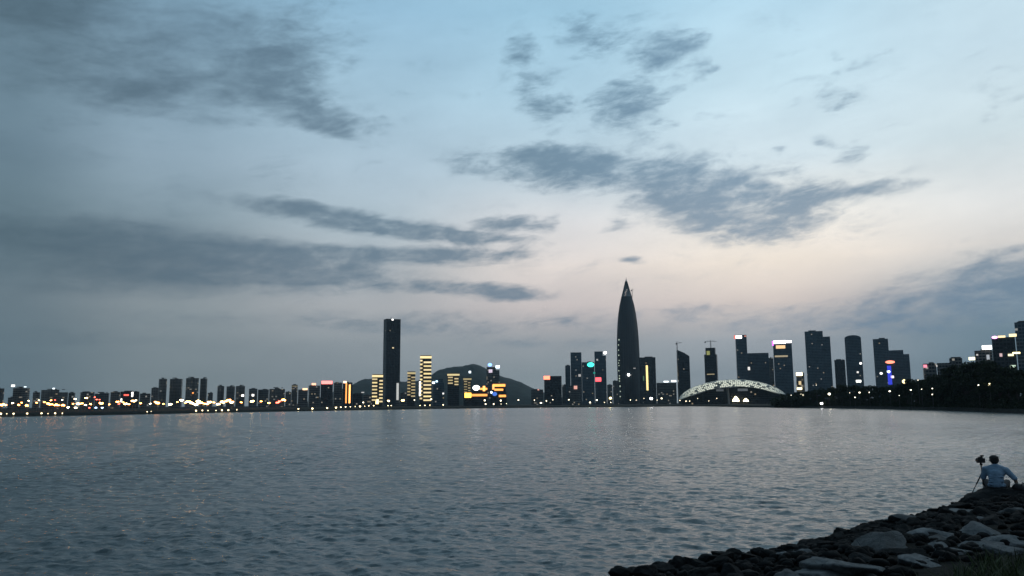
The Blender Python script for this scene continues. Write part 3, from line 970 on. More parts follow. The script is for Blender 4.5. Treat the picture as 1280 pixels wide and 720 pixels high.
b = Bld('apartment_block', 'low dim block with a pink roof light rising left of the tall right grove', 'building', 1155, 1172, 454.6, 900, M_STONE, 8)
b.panel('roof_light', 1156.6, 1160.6, 456, 459.6, (1, .3, .4), 1.2)
b.panel('window', 1171, 1172, 456.6, 459, WHITE, .6)
b = Bld('apartment_block', 'wide dim block just above the treetops of the right grove', 'building', 1172.4, 1221, 448, 950, M_STONE, 0, .5, style='terrace')
b.panel('lit_floor', 1211, 1221, 447.6, 451, (1, .93, .6), 3)
b = Bld('apartment_block', 'grey block with a large white lit sign on its roof, by the right edge', 'building', 1220.6, 1244, 438.4, 850, M_APT, -6)
b.panel('rooftop_sign', 1231, 1241.4, 432.37, 437.23, (1, .98, .93), 3.5)
b.panel('window', 1235, 1238, 444, 450, (.8, .85, .9), .45)
b.panel('window', 1224, 1226, 442.6, 444.6, WHITE, .5)
b = Bld('office_block', 'dark block with pink and gold rooftop lights, second from the right edge', 'building', 1243, 1272, 422, 800, M_DARK, 0, .6, plant=False)
b.panel('rooftop_sign', 1245.4, 1251.6, 420.13, 423.47, (1, .4, .9), 3.0, shape='oval')
b.panel('rooftop_sign', 1252, 1260, 420, 422.4, (1, .78, .42), 1.5)
b.panel('rooftop_sign', 1264, 1272, 418.4, 421.8, (1, .85, .45), 1.5)
b.panel('window', 1252, 1255, 442, 446, (1, .7, .7), .6)
b.panel('window', 1261, 1267, 443, 445.6, (1, .9, .55), 1.5)
b.panel('window', 1266, 1274, 441, 443, (1, .85, .4), 3)
b.panel('window', 1262, 1268, 457, 460.4, (.7, .9, .7), .9)
b = Bld('office_tower', 'tall dark tower cut by the right edge of the photo', 'building', 1272.4, 1300, 403, 850, M_GLASS, 0, .6)

# ------------------------------------------------------------------ the lattice arch
Ya = 1400.0
ac = at(914, 492, Ya)
mpa = at(915, 492, Ya).x - ac.x
a_root = thing('stadium', 'low arched stadium roof of pale glowing lattice on the shore', 'stadium', (ac.x, Ya, 1.6), -math.atan2(ac.x, Ya))
def zrow(y): return at(914, y, Ya).z - 1.6
OUT = [(-64.5, 498), (-62, 494), (-56, 488.5), (-46, 483.2), (-32, 478.8), (-16, 475.6), (0, 474.4), (16, 475), (32, 477.4), (46, 481.4), (56, 486.4), (61.5, 490.4), (63.5, 493)]
INN = [(-61, 499), (-56, 497), (-49, 494.4), (-39, 490.6), (-27, 487.4), (-13, 484.9), (0, 483.6), (13, 483.6), (27, 485.2), (39, 487.8), (49, 491), (57, 493.2), (63, 494)]
NS, NC = 72, 6


def arc(tab, t):
    k = np.linspace(0, 1, len(tab))
    return float(np.interp(t, k, [p[0] for p in tab])) * mpa, zrow(float(np.interp(t, k, [p[1] for p in tab])))


def shell_pt(i, j, lift=0.0):
    t = i / NS
    xo, zo = arc(OUT, t)
    xi, zi = arc(INN, t)
    u = j / NC
    b_ = math.sin(u * math.pi / 2)
    return Vector((xi + (xo - xi) * u, -24 + 30 * u ** 1.5 - lift, zi + (zo - zi) * b_ + lift * .5))


mb = MB()
gl = MB()
for i in range(NS):
    for j in range(NC):
        p, q, r_, s_ = shell_pt(i, j, .5), shell_pt(i + 1, j, .5), shell_pt(i, j + 1, .5), shell_pt(i + 1, j + 1, .5)
        if (i + j) % 2:
            mb.tube(p, s_, .42, .42, 4)
        else:
            mb.tube(q, r_, .42, .42, 4)
        if j == 0 or random.random() < .35:
            mb.tube(p, q, .34, .34, 4)
        if random.random() < .78:
            c = (p + q + r_ + s_) / 4
            k = .78
            vs = [c + (v - c) * k + Vector((0, .5, 0)) for v in (p, q, s_, r_)]
            vs += [v + Vector((0, .3, 0)) for v in vs]
            gl.add(vs, [(0, 1, 2, 3), (7, 6, 5, 4), (0, 4, 5, 1), (1, 5, 6, 2), (2, 6, 7, 3), (3, 7, 4, 0)])
mb.build('lattice', plain('white_steel', (.6, .62, .6), .5), a_root)
gl.build('glowing_panels', emit('arch_panel', (.95, .97, .80), 1.05), a_root)
vs, fs = [], []
for i in range(NS + 1):
    for j in range(NC + 1):
        vs.append(shell_pt(i, j, -1.4))
for i in range(NS):
    for j in range(NC):
        k = i * (NC + 1) + j
        fs.append((k, k + 1, k + NC + 2, k + NC + 1))
MB().add(vs, fs).build('roof_lining', plain('lining', (.05, .055, .05), .8), a_root)
dk = MB()
pts = [arc(INN, t) for t in np.linspace(0, 1, 24)]
dk.prism([(x, max(.3, z - .6)) for x, z in pts] + [(pts[-1][0], 0), (pts[0][0], 0)], -6, 26)
dk.build('hall', M_DARK, a_root)
for lab, x0, x1, y0, y1, s in (('clerestory', 896, 905, 486.5, 489, .07), ('clerestory', 922, 934, 486, 489, .09)):
    MB().box((((x0 + x1) / 2 - 914) * mpa, -7, (zrow(y0) + zrow(y1)) / 2), ((x1 - x0) * mpa, .6, abs(zrow(y1) - zrow(y0)))).build(lab, emit(lab, (.8, .9, 1), s), a_root)
MB().tube(((911 - 914) * mpa, -9, 0), ((910 - 914) * mpa, -9, zrow(485)), 1.6, 2.2, 8).build('column', plain('pale_column', (.4, .4, .4), .6), a_root)

# glowing ticket tents in front of the arch
def tent(label, x, y0, y1, w, Y, s):
    p = at(x, 503, Y)
    q = p.x - at(x - 1, 503, Y).x
    r = thing('tent', label, 'tent', (p.x, Y, 1.8), 0, 'glowing tents before the arch')
    zb, zt = at(x, y1, Y).z - 1.8, at(x, y0, Y).z - 1.8
    hw = w * q / 2
    MB().lathe([(hw * 1.1, zb), (hw * .9, zb + (zt - zb) * .35), (.15 * hw, zt)], 4).build('canopy', emit('tent', (1, .86, .52), s), r)
    for sx in (-1, 1):
        for sy in (-1, 1):
            MB().tube((sx * hw * .75, sy * hw * .75, 0), (sx * hw * .75, sy * hw * .75, zb), .15, .15, 5).build('pole', M_POLE, r)
    return r


tent('peaked tent glowing yellow white under the lattice arch', 920, 495.4, 501.6, 8, 1300, 8)
tent('smaller flat tent glowing white right of the peaked tent under the arch', 932.5, 498, 501.6, 6.5, 1300, 8)

# ------------------------------------------------------------------ shore lamps
def lamp_proto(name, label, cat, group, col, s, r, px, py, Y, mat_name):
    """post with one or two glowing heads, foot on the ground"""
    top = at(px, py, Y)
    gz = min(1.5, max(.35, top.z - 1.6))
    h = max(top.z - gz, .8)
    root = thing(name, label, cat, (top.x, Y, gz), 0, group)
    MB().tube((0, 0, 0), (0, 0, h), .14, .09, 6).build('post', M_POLE, root)
    MB().box((0, 0, .2), (.5, .5, .4)).build('base', M_POLE, root)
    MB().tube((0, 0, h + r * .6), (0, 0, h + r * 1.25), r * .75, r * .2, 8).build('hood', M_POLE, root)
    MB().ball((0, 0, h), r, 10, .9).build('globe', emit(mat_name, col, s), root)
    return root


def back_of(px, inland):
    s = shore_at(px)
    k = (Vector((s.x, s.y)).length + inland) / Vector((s.x, s.y)).length
    return s.y * k


WHITE_LAMPS_L = [(1, 517), (8.5, 517.2), (17, 517), (34, 516.8), (52, 516.6), (60, 517), (69, 516.6), (78, 516.6), (184, 514.6), (189, 514.2)]
WHITE_LAMPS_M = [(245, 513.2), (253, 513), (260, 513), (270, 513), (277.5, 512.8), (285.5, 512.6), (296, 512.2), (373, 511), (390.5, 510.6), (409, 510),
                 (420, 509.4), (426, 509), (432, 508.6), (438, 508.4), (444, 508.2), (450, 508), (456, 507.6), (461, 507.2), (467, 507), (485, 507), (489, 507),
                 (525, 506.8), (531, 506.6), (537.4, 506.4), (554, 506)]
WHITE_LAMPS_C = [(454, 503), (486, 501), (518, 500), (539, 499), (606, 500.4), (607, 505), (617, 505), (626, 500.6), (626.4, 505), (633, 504.6), (648, 500),
                 (668, 500.2), (676, 503.6), (683, 501), (691, 499.6), (711, 499.6), (737.5, 503), (746, 500), (755.5, 503), (763, 497.6), (763.4, 503),
                 (788, 500), (795.4, 500), (805, 498), (814, 498), (821.4, 500), (827, 498), (850, 500.4), (857.5, 501.4), (862, 501.2), (872, 498), (886, 501.2), (896, 497.8)]
WHITE_LAMPS_R = [(989, 494), (1020.4, 481.4), (1036.6, 492.4), (1027, 504.4), (1062, 491), (1074.4, 490.6), (1068.6, 496.6), (1086.6, 490.4), (1112, 489), (1124, 494.4),
                 (1138.4, 487.4), (1152, 486.4), (1165.4, 485.6), (1165.4, 493), (1223, 481.4), (1236.8, 480.2), (1147.5, 475)]
sets = [
    ('shore_lamp', 'small white lamp at the very edge of the far left shore', 'lamps at the edge of the far left shore', WHITE_LAMPS_L, 1.2, (1, .76, .42), 9, .36),
    ('shore_lamp', 'small warm lamp in the evenly spaced row along the shore left of centre', 'row of lamps along the shore left of centre', WHITE_LAMPS_M, 4, (1, .78, .42), 8, .60),
    ('shore_lamp', 'small white lamp in front of the dark trees on the middle shore', 'lamps before the trees on the middle shore', WHITE_LAMPS_C, 5, (1, .86, .58), 6, .78),
    ('path_lamp', 'white lamp shining among the dark trees on the right shore', 'lamps among the trees on the right shore', WHITE_LAMPS_R, -1, (1, .90, .70), 6, .38),
]
SPECIAL = {
    (763, 497.6): ('yellow lamp, highest of the few before the teal signed towers', (1, .8, .3), 1.5),
    (814, 498): ('brightest white lamp on the middle shore, below the golden strip block', (1, 1, 1), 1.9),
    (1027, 504.4): ('brightest white lamp, low at the right shore edge before the trees', (1, 1, .98), .95),
    (1236.8, 480.2): ('yellow white lamp in the right grove, the larger of two side by side', (1, .85, .5), .62),
    (1036.6, 492.4): ('warm bright lamp among trees, up and right of the brightest low shore lamp', (1, .9, .66), .85),
}
for name, label, group, pts, inl, col, s, r in sets:
    for (px, py) in pts:
        lab, c, rad_ = label, col, r * random.choice((.5, .7, .85, 1.0, 1.25))
        sp_ = SPECIAL.get((px, py))
        if sp_:
            lab, c, rad_ = sp_
        Y = back_of(px, inl) if inl > 0 else back_of(px, 4)
        lamp_proto(name, lab, 'lamp', group, c, s if not sp_ else 14, rad_, px, py, Y, 'lamp_%d%d' % (int(c[2] * 100), int(c[1] * 100)))

# big warm floodlights of the quay on the left
FL = [(3, 506, 1.6, 'o'), (16, 504, .9, 'w'), (34, 507, 1.3, 'o'), (36, 501, .6, 'w'), (49, 500.4, .6, 'w'), (61, 505, 1.5, 'o'), (70, 506.4, 1.4, 'o'), (79, 506.4, 1.3, 'o'), (64, 500.4, .7, 'o'),
      (69, 500, .6, 'r'), (78, 500, .6, 'w'), (85.4, 509.4, 1.0, 'w'), (94, 499, .9, 'w'), (98, 504.6, 1.6, 'y'), (94.6, 511, 1.1, 'w'), (108, 497.6, 1.2, 'y'), (107, 506.4, 1.0, 'w'),
      (118.6, 496.4, .7, 'r'), (121, 499.4, .8, 'r'), (124.6, 499.6, .6, 'r'), (126.6, 504.4, 1.5, 'o'), (120, 510.4, 1.0, 'b'), (128, 510, 1.0, 'b'), (112, 511, .9, 'r'), (147, 502.4, 1.1, 'o'), (149, 505, .9, 'r'),
      (157, 505, 1.4, 'y'), (166.4, 501.6, 1.6, 'y'), (170, 500.6, .8, 'w'), (188, 504.6, .8, 'w'), (197, 503.6, 1.7, 'o'), (213, 505.6, 1.5, 'w'), (227, 500.6, 1.6, 'y'), (234, 502.4, 1.5, 'y'),
      (240, 504, 1.9, 'y'), (248, 501.6, 1.9, 'y'), (245, 506, 1.6, 'w'), (251, 504, 1.6, 'o'), (262, 503, 1.8, 'y'), (259, 505, 1.1, 'o'), (273, 505, 1.5, 'w'), (278, 502.6, 1.8, 'y'), (286, 500.6, 1.6, 'o'), (289.4, 503, 1.8, 'y'),
      (315.4, 502, 1.7, 'y'), (347, 503.4, 1.6, 'r'), (349.6, 501.6, 1.3, 'r'), (354.6, 500, 1.5, 'o'), (485.4, 500.8, .8, 'y'), (503.6, 500.6, 1.3, 'y')]
FL += [(px_ + random.uniform(-2, 2), 505.5 + random.uniform(-2.5, 1.5) - px_ * .006, random.uniform(.6, 1.0), 'o') for px_ in (9, 23, 28, 45, 56, 66, 74, 90, 103, 114, 138, 153, 162, 178, 193, 205, 220, 231, 237, 255, 268, 281, 293, 300, 325, 336)]  # extra small orange lamps, added between the others to strengthen the orange glow
FC = {'o': ((1, .36, .07), 24, 'orange floodlight mast glowing on the left shore', 'orange floodlights on the left shore'),
      'y': ((1, .60, .22), 20, 'glaring yellow floodlight mast on the left shore', 'yellow floodlights on the left shore'),
      'w': ((1, .82, .52), 16, 'white floodlight mast among the orange ones on the left shore', 'white floodlights on the left shore'),
      'r': ((1, .13, .08), 7, 'red glowing beacon among the lights of the left shore', 'red lights on the left shore'),
      'b': ((.5, .68, 1), 6, 'bluish white floodlight low on the left shore', 'bluish floodlights on the left shore')}
for px, py, k, c in FL:
    col, s, lab, grp = FC[c]
    Y = back_of(px, 150 + random.uniform(-30, 60))
    top = at(px, py, Y)
    mp = top.x - at(px - 1, py, Y).x
    h = max(2.5, top.z - 1.9)
    root = thing('floodlight_mast' if c != 'r' else 'beacon', lab, 'floodlight' if c != 'r' else 'beacon', (top.x, Y, 1.9), random.uniform(-.2, .2), grp)
    MB().tube((0, 0, 0), (0, 0, h), .22, .14, 6).build('mast', M_POLE, root)
    rr_ = k * mp * (1.35 if c == 'o' else 1.15)
    MB().box((0, .25, h), (rr_ * 2.3, .22, rr_ * .5)).build('bracket', M_POLE, root)
    mbx = MB()
    for j in (-1, 0, 1):
        mbx.lathe([(.05, -rr_ * .5), (rr_ * .5, -rr_ * .3), (rr_ * .55, rr_ * .25), (.1, rr_ * .5)], 8, (j * rr_ * .72, -.25, h + random.uniform(-.25, .35) * rr_))
    mbx.build('lamp_head', emit('flood_' + c, col, s), root)

# ------------------------------------------------------------------ far trees
m, T = new_mat('leaves')
tcx = T.n('ShaderNodeTexCoord')
gi = T.n('ShaderNodeNewGeometry')
cc = T.mix(gi.outputs['Random Per Island'], (.012, .020, .011), (.042, .06, .027))
bs = T.n('ShaderNodeBsdfPrincipled', ins={'Base Color': cc, 'Roughness': .7, 'Specular IOR Level': .2})
T.n('ShaderNodeOutputMaterial', ins={0: bs.outputs[0]})
M_LEAF = m
M_BARK = plain('bark', (.06, .05, .04), .9, .4, 4.0)


def leaf_cloud(centres, radii, n_each, size, flat=.75):
    vs = []
    for c, r, n in zip(centres, radii, n_each):
        d = rng.normal(size=(n, 3))
        d /= np.linalg.norm(d, axis=1)[:, None] + 1e-9
        rad_ = r * rng.uniform(.35, 1.05, size=(n, 1)) ** .6
        p = np.array(c) + d * rad_ * np.array([1, 1, flat])
        a = rng.normal(size=(n, 3))
        a /= np.linalg.norm(a, axis=1)[:, None]
        b_ = np.cross(a, rng.normal(size=(n, 3)))
        b_ /= np.linalg.norm(b_, axis=1)[:, None] + 1e-9
        s = size * rng.uniform(.5, 1.3, size=(n, 1))
        vs.append(np.stack([p - a * s, p + b_ * s * .6, p + a * s, p - b_ * s * .6], 1).reshape(-1, 3))
    v = np.concatenate(vs)
    return v, np.arange(len(v)).reshape(-1, 4)


BELT = [(-80, 510.5), (0, 510), (60, 509.6), (120, 509.4), (200, 509), (260, 508), (300, 507.4), (360, 506.5), (400, 506), (450, 504.5), (480, 503), (520, 501.6), (556, 500.6), (572, 499),
        (584, 497), (612, 497), (640, 498.6), (664, 499.6), (700, 499), (740, 498.4), (800, 499.4), (846, 499), (866, 499), (900, 502), (940, 502), (970, 496), (985, 493), (1000, 491)]
bx, by = [p[0] for p in BELT], [p[1] for p in BELT]
cs, rs_, ns_ = [], [], []
px = -80.0
while px < 1000:
    yt = float(np.interp(px, bx, by)) + random.uniform(-.5, 1.6)
    for lay in range(3):
        Y = back_of(px, 6 + lay * 16 + random.uniform(-2, 5))
        top = at(px + random.uniform(-2, 2), yt + (0, .4, 2.2)[2 - lay], Y)
        hgt_ = max(1.6, top.z - 1.7)
        r = hgt_ * .52
        k = top.x - at(px - 1, yt, Y).x
        cs.append((top.x, Y, 1.7 + hgt_ - r * .8))
        rs_.append(r)
        ns_.append(70)
        cs.append((top.x + random.uniform(-.6, .6) * r, Y - r * .3, 1.9 + r * .35))
        rs_.append(r * 1.1)
        ns_.append(50)
    for lay in range(2):          # scrub down to the water's edge
        Y = back_of(px + lay * .7, 1.2 + lay * 2.2 + random.uniform(-.5, .8))
        p = at(px + lay * .7, 510, Y)
        r2 = random.uniform(.8, 1.3) * max(1.0, Y / 800)
        cs.append((p.x, Y, .5 + lay * .9 + r2 * .25))
        rs_.append(r2)
        ns_.append(26)
    px += max(1.3, .6 * r / k)
v1, q1 = leaf_cloud(cs, rs_, ns_, 1.15)
tag(np_mesh('woods', v1, q1, M_LEAF, smooth=False), 'dark belt of trees and bushes along the far shore', 'trees', kind='stuff')


def tree_proto(H, spread, seed):
    random.seed(seed)
    root = thing('tree', 'dark leafy tree in the grove on the right shore', 'tree', (0, 0, 0), 0, 'trees on the right shore')
    mb = MB()
    p = Vector((0, 0, 0))
    tops = []
    h0 = H * random.uniform(.22, .32)
    q = Vector((random.uniform(-.3, .3), random.uniform(-.3, .3), h0))
    mb.tube(p, q, .03 * H, .02 * H, 8)
    for k in range(7):
        a = k * 2.4 + random.uniform(-.4, .4)
        e = q + Vector((math.cos(a) * spread * random.uniform(.45, .8), math.sin(a) * spread * random.uniform(.45, .8), H * random.uniform(.18, .55)))
        mid = q.lerp(e, .5) + Vector((0, 0, H * .04))
        mb.tube(q, mid, .013 * H, .009 * H, 6)
        mb.tube(mid, e, .009 * H, .004 * H, 5)
        tops.append(e)
    e = Vector((random.uniform(-.5, .5), random.uniform(-.5, .5), H * .8))
    mb.tube(q, e, .016 * H, .005 * H, 6)
    tops.append(e)
    mb.build('trunk', M_BARK, root)
    cen, rad_, num = [], [], []
    for t in tops:
        for j in range(4):
            c = t + Vector((random.uniform(-1, 1), random.uniform(-1, 1), random.uniform(-.6, .8))) * spread * .32
            c.z = min(c.z, H * .88)
            cen.append(tuple(c))
            rad_.append(spread * random.uniform(.2, .36))
            num.append(85)
    for j in range(8):
        a = random.uniform(0, 6.28)
        cen.append((math.cos(a) * spread * .6, math.sin(a) * spread * .6, H * random.uniform(.16, .34)))
        rad_.append(spread * .34)
        num.append(80)
    v, q_ = leaf_cloud(cen, rad_, num, .42)
    o = np_mesh('crown', v, q_, M_LEAF, smooth=False)
    o.parent = root
    return root


protos = [tree_proto(15.0, 5.2, 100 + k) for k in range(5)]
random.seed(21)
TOP = [(975, 492), (985, 489), (1000, 488), (1020, 486), (1040, 481), (1060, 480), (1090, 482), (1110, 481), (1128, 478), (1142, 474), (1155, 471), (1170, 468), (1180, 460), (1190, 455), (1200, 452), (1215, 449), (1228, 449.5),
       (1240, 452), (1252, 458), (1265, 462), (1280, 460), (1300, 458), (1330, 456)]
tx_, ty_ = [p[0] for p in TOP], [p[1] for p in TOP]
k = 0
px = 976.0
spots = []
while px < 1325:
    yt = float(np.interp(px, tx_, ty_))
    spots.append((px, yt + random.uniform(-.5, 2.0), 26 + random.uniform(-4, 14)))
    spots.append((px + random.uniform(2, 6), yt + (515 - yt) * random.uniform(.18, .4), 14 + random.uniform(-2, 4)))
    px += random.uniform(7, 11) + max(0, px - 1150) * .03
for i, (px, yt, inl) in enumerate(spots):
    Y = back_of(px, inl)
    top = at(px, yt, Y)
    g = at(px, 505, Y)
    H = max(4.0, (top.z - 1.7) * 1.04)
    sc_ = H / 15.0
    rz = random.uniform(0, 6.28)
    wd = sc_ * random.uniform(.9, 1.2) if sc_ > .55 else sc_ * 1.25
    if i < len(protos):
        r = protos[i]
        r.location = (top.x, Y, 1.7)
        r.rotation_euler = (0, 0, rz)
        r.scale = (wd, wd, sc_)
    else:
        dup(protos[i % 5], (top.x, Y, 1.7), rz, (wd, wd, sc_))

# understorey along the right bank
cs, rs_, ns_ = [], [], []
px = 985.0
while px < 1330:
    for inl in (7.5, 10, 17):
        Y = back_of(px, inl + random.uniform(-1, 1))
        p = at(px, 505, Y)
        r = random.uniform(.9, 1.6) * (1 if inl < 15 else 2.0)
        cs.append((p.x, Y, 1.9 + r * .4))
        rs_.append(r)
        ns_.append(45)
    px += 2.0
v1, q1 = leaf_cloud(cs, rs_, ns_, .45)
tag(np_mesh('undergrowth', v1, q1, M_LEAF, smooth=False), 'low dark undergrowth along the bank of the right shore', 'bushes', kind='stuff')

# little jetty under the arch
p = on_level(904, 508.6, 0)
r = thing('jetty', 'small dark wooden jetty at the waterline below the lattice arch', 'jetty', (p.x, p.y, 0), 0)
mp = p.x - on_level(903, 508.6, 0).x
MB().box((0, 3, 1.1), (10 * mp, 8, .35)).build('deck', M_BARK, r)
for sx in (-4.2, -1.4, 1.4, 4.2):
    MB().tube((sx * mp, 0, -1.2), (sx * mp, 0, 1.6), .35, .3, 7).build('pile', M_BARK, r)

# ------------------------------------------------------------------ near bank: revetment crest runs ahead to the right
AL = Vector((.75, .66, 0)).normalized()       # along the crest
NO = Vector((-AL.y, AL.x, 0))                 # towards the water


def st(s, t, z=0.0):
    p = NO * s + AL * t
    return Vector((p.x, p.y, z))


PS = [-60, 0, 3, 4.5, 5.8, 6.5, 12.5, 17]
PZ = [3.7, 3.38, 3.28, 3.17, 3.06, 2.88, -.3, -1.9]


def bank_z(s, t):
    z = float(np.interp(s, PS, PZ))
    z += .07 * mnoise.fractal(Vector((s * .7, t * .7, 1.0)), 1.0, 2.0, 4) * (1 if s > 2.5 else .5)
    return z


m, T = new_mat('bank_soil')
tcx = T.n('ShaderNodeTexCoord')
na = T.n('ShaderNodeTexNoise', ins={'Vector': tcx.outputs['Object'], 'Scale': 1.3, 'Detail': 8.0, 'Roughness': .65})
nb_ = T.n('ShaderNodeTexNoise', ins={'Vector': tcx.outputs['Object'], 'Scale': 14.0, 'Detail': 5.0, 'Roughness': .7})
cc = T.mix(T.smooth(na.outputs[0], .35, .65), (.006, .007, .006), (.02, .021, .019))
bpz = T.n('ShaderNodeBump', ins={'Strength': .9, 'Distance': .06, 'Height': nb_.outputs[0]})
bs = T.n('ShaderNodeBsdfPrincipled', ins={'Base Color': cc, 'Roughness': .95, 'Specular IOR Level': .1, 'Normal': bpz.outputs[0]})
T.n('ShaderNodeOutputMaterial', ins={0: bs.outputs[0]})
ss = np.concatenate([np.linspace(-60, -1, 18), np.linspace(-.5, 9, 64), np.linspace(9.5, 17, 16)])
ts = np.concatenate([np.linspace(-60, 2, 20), np.linspace(2.4, 32, 150), np.linspace(33, 150, 40)])
co = np.array([[*st(s, t, bank_z(s, t))] for s in ss for t in ts])
tag(np_mesh('shore', co, grid_quads(len(ss), len(ts)), m), kind='structure')


def rock_mat(name, lo, hi):
    m, T = new_mat(name)
    tcx = T.n('ShaderNodeTexCoord')
    oi = T.n('ShaderNodeObjectInfo')
    v = T.n('ShaderNodeVectorMath', operation='ADD', ins={0: tcx.outputs['Object'], 1: oi.outputs['Random']}).outputs[0]
    a = T.n('ShaderNodeTexNoise', ins={'Vector': v, 'Scale': 2.2, 'Detail': 9.0, 'Roughness': .68})
    bq = T.n('ShaderNodeTexNoise', ins={'Vector': v, 'Scale': 17.0, 'Detail': 6.0, 'Roughness': .7})
    vo = T.n('ShaderNodeTexVoronoi', feature='DISTANCE_TO_EDGE', ins={'Vector': v, 'Scale': 2.6})
    crack = T.smooth(vo.outputs['Distance'], 0.0, .035, .55, 1.0)
    c = T.mix(T.smooth(a.outputs[0], .3, .7), lo, hi)
    c = T.mix(T.smooth(bq.outputs[0], .55, .75, 0, .5), c, [x * .45 for x in lo])
    tone = T.m('MULTIPLY_ADD', oi.outputs['Random'], .8, .6)
    c = T.mix(1.0, c, T.n('ShaderNodeCombineXYZ', ins={0: tone, 1: tone, 2: tone}).outputs[0], 'MULTIPLY')
    hh = T.m('MULTIPLY_ADD', a.outputs[0], .8, T.m('MULTIPLY', bq.outputs[0], .35))
    hh = T.m('MULTIPLY', hh, crack)
    bpx = T.n('ShaderNodeBump', ins={'Strength': .8, 'Distance': .06, 'Height': hh})
    bs = T.n('ShaderNodeBsdfPrincipled', ins={'Base Color': c, 'Roughness': .85, 'Specular IOR Level': .14, 'Normal': bpx.outputs[0]})
    T.n('ShaderNodeOutputMaterial', ins={0: bs.outputs[0]})
    return m


M_ROCKD = rock_mat('dark_rock', (.004, .005, .0055), (.015, .017, .019))  # near-black mottled tone of the edge rocks, seat rock and rubble
M_ROCKP = rock_mat('grey_granite', (.075, .084, .09), (.19, .20, .205))


def boulder_mesh(seed, mat, flat):
    r = random.Random(seed)
    bm = bmesh.new()
    bmesh.ops.create_icosphere(bm, subdivisions=5, radius=1.0)
    planes = []
    for k in range(13):
        n = Vector((r.gauss(0, 1), r.gauss(0, 1), r.gauss(0, 1))).normalized()
        planes.append((n, r.uniform(.50, 1.0)))
    off = Vector((seed * 3.7, seed * 1.3, 0))
    for v in bm.verts:
        d = v.co.normalized()
        vals = [dd / max(.08, d.dot(n)) for n, dd in planes if d.dot(n) > .05]
        rad_ = min(vals) if vals else 1.0
        rad_ = min(rad_, 1.15)
        rad_ *= 1 + .10 * mnoise.fractal(d * 1.7 + off, 0.9, 2.0, 7)
        v.co = Vector((d.x, d.y, d.z * flat)) * rad_
    me = bpy.data.meshes.new('boulder')
    bm.to_mesh(me)
    bm.free()
    me.polygons.foreach_set('use_smooth', [True] * len(me.polygons))
    me.materials.append(mat)
    return me


DK = [boulder_mesh(k, M_ROCKD, .72) for k in range(9)]
PL = [boulder_mesh(40 + k, M_ROCKP, .5) for k in range(8)]
random.seed(5)
placed = []


def put_rock(me, s, t, r, z_up, label, group, stretch=1.3):
    o = bpy.data.objects.new('boulder', me)
    COL.objects.link(o)
    p = st(s, t, bank_z(s, t) + z_up)
    o.location = p
    o.scale = (r * stretch, r, r * random.uniform(.75, 1.0))
    o.rotation_euler = (random.uniform(-.2, .2), random.uniform(-.2, .2), math.atan2(AL.y, AL.x) + random.uniform(-.9, .9))
    tag(o, label, 'boulder', group)
    placed.append((s, t, r))
    return o


# big pale slabs one can tell apart: photo pixel of the middle, half length m
def bank_hit(px, py):
    d = ray(px, py)
    for k in range(400):
        p = CAM_P + d * (3 + k * .08) / d.length
        s, t = p.dot(NO), p.dot(AL)
        if p.z < bank_z(s, t) + .05:
            return s, t
    return 6.0, 10.0


SLABS = [
    (1052, 708, 0.38, 'long pale grey slab at the bottom edge, front of the rocks'),
    (1105, 684, 0.32, 'broad grey slab lying just above the long front slab'),
    (1000, 690, 0.26, 'grey slab half sunk among black rocks near their left end'),
    (1165, 668, 0.32, 'wide flat slab in the middle of the rocks below the seated person'),
    (1225, 664, 0.35, 'grey slab near the right edge, between the person and the grass'),
    (1130, 648, 0.27, 'grey rock sloping up towards the seated person'),
    (1265, 640, 0.30, 'pale rock close to the right edge behind the seated person'),
    (1200, 640, 0.32, 'large rounded grey rock below the seated person, left of the pale edge rock'),
    (1160, 700, 0.27, 'grey slab bordering the grass on its left'),
    (1262, 685, 0.23, 'grey slab standing out of the grass at the right edge'),
]
for i, (px, py, r, lab) in enumerate(SLABS):
    s, t = bank_hit(px, py)
    put_rock(PL[i % 8], s, t, r, -.02, lab, None, 1.5)
# the seat
seat_s, seat_t = None, None
SEAT = at(1246.5, 612, 17.0)
seat_s, seat_t = SEAT.dot(NO), SEAT.dot(AL)
o = put_rock(DK[2], seat_s - .05, seat_t, .52, 0, 'big dark rock the person in blue sits on', None, 1.7)
o.location.z = SEAT.z - .37
for k in range(26):
    put_rock(DK[k % 9], random.uniform(5.9, 6.6), 5.2 + k * .17 + random.uniform(-.1, .1), random.uniform(.08, .16), random.uniform(.02, .12), 'black rock in the jagged rock edge along the water', 'black rocks along the water edge', 1.2)
n_r = 26
tries = 0
while n_r < 289 and tries < 30000:
    tries += 1
    s = random.choice((random.uniform(3.6, 6.9), random.uniform(4.9, 6.7)))
    t = random.uniform(4.5, 24)
    edge = s > 5.0 + random.uniform(-.35, .35)
    r = random.choice((random.uniform(.085, .15), random.uniform(.11, .21))) if edge else random.uniform(.13, .28)
    if t > 18:
        r *= 1.15
    if s < 4.1 and t > 7.5 and random.random() < .5:
        continue
    if any((s - a) ** 2 + (t - b_) ** 2 < (.66 * (r + c)) ** 2 for a, b_, c in placed):
        continue
    if abs(s - seat_s) < .75 and abs(t - seat_t) < .8:
        continue
    if edge:
        put_rock(random.choice(DK), s, t, r, random.uniform(-.02, .06), 'black rock in the jagged rock edge along the water', 'black rocks along the water edge', 1.2)
    else:
        put_rock(random.choice(PL if random.random() < .6 else DK), s, t, r, random.uniform(-.05, .02), 'smaller grey rock among the slabs behind the black rock edge', 'small grey rocks among the slabs', 1.35)
    n_r += 1

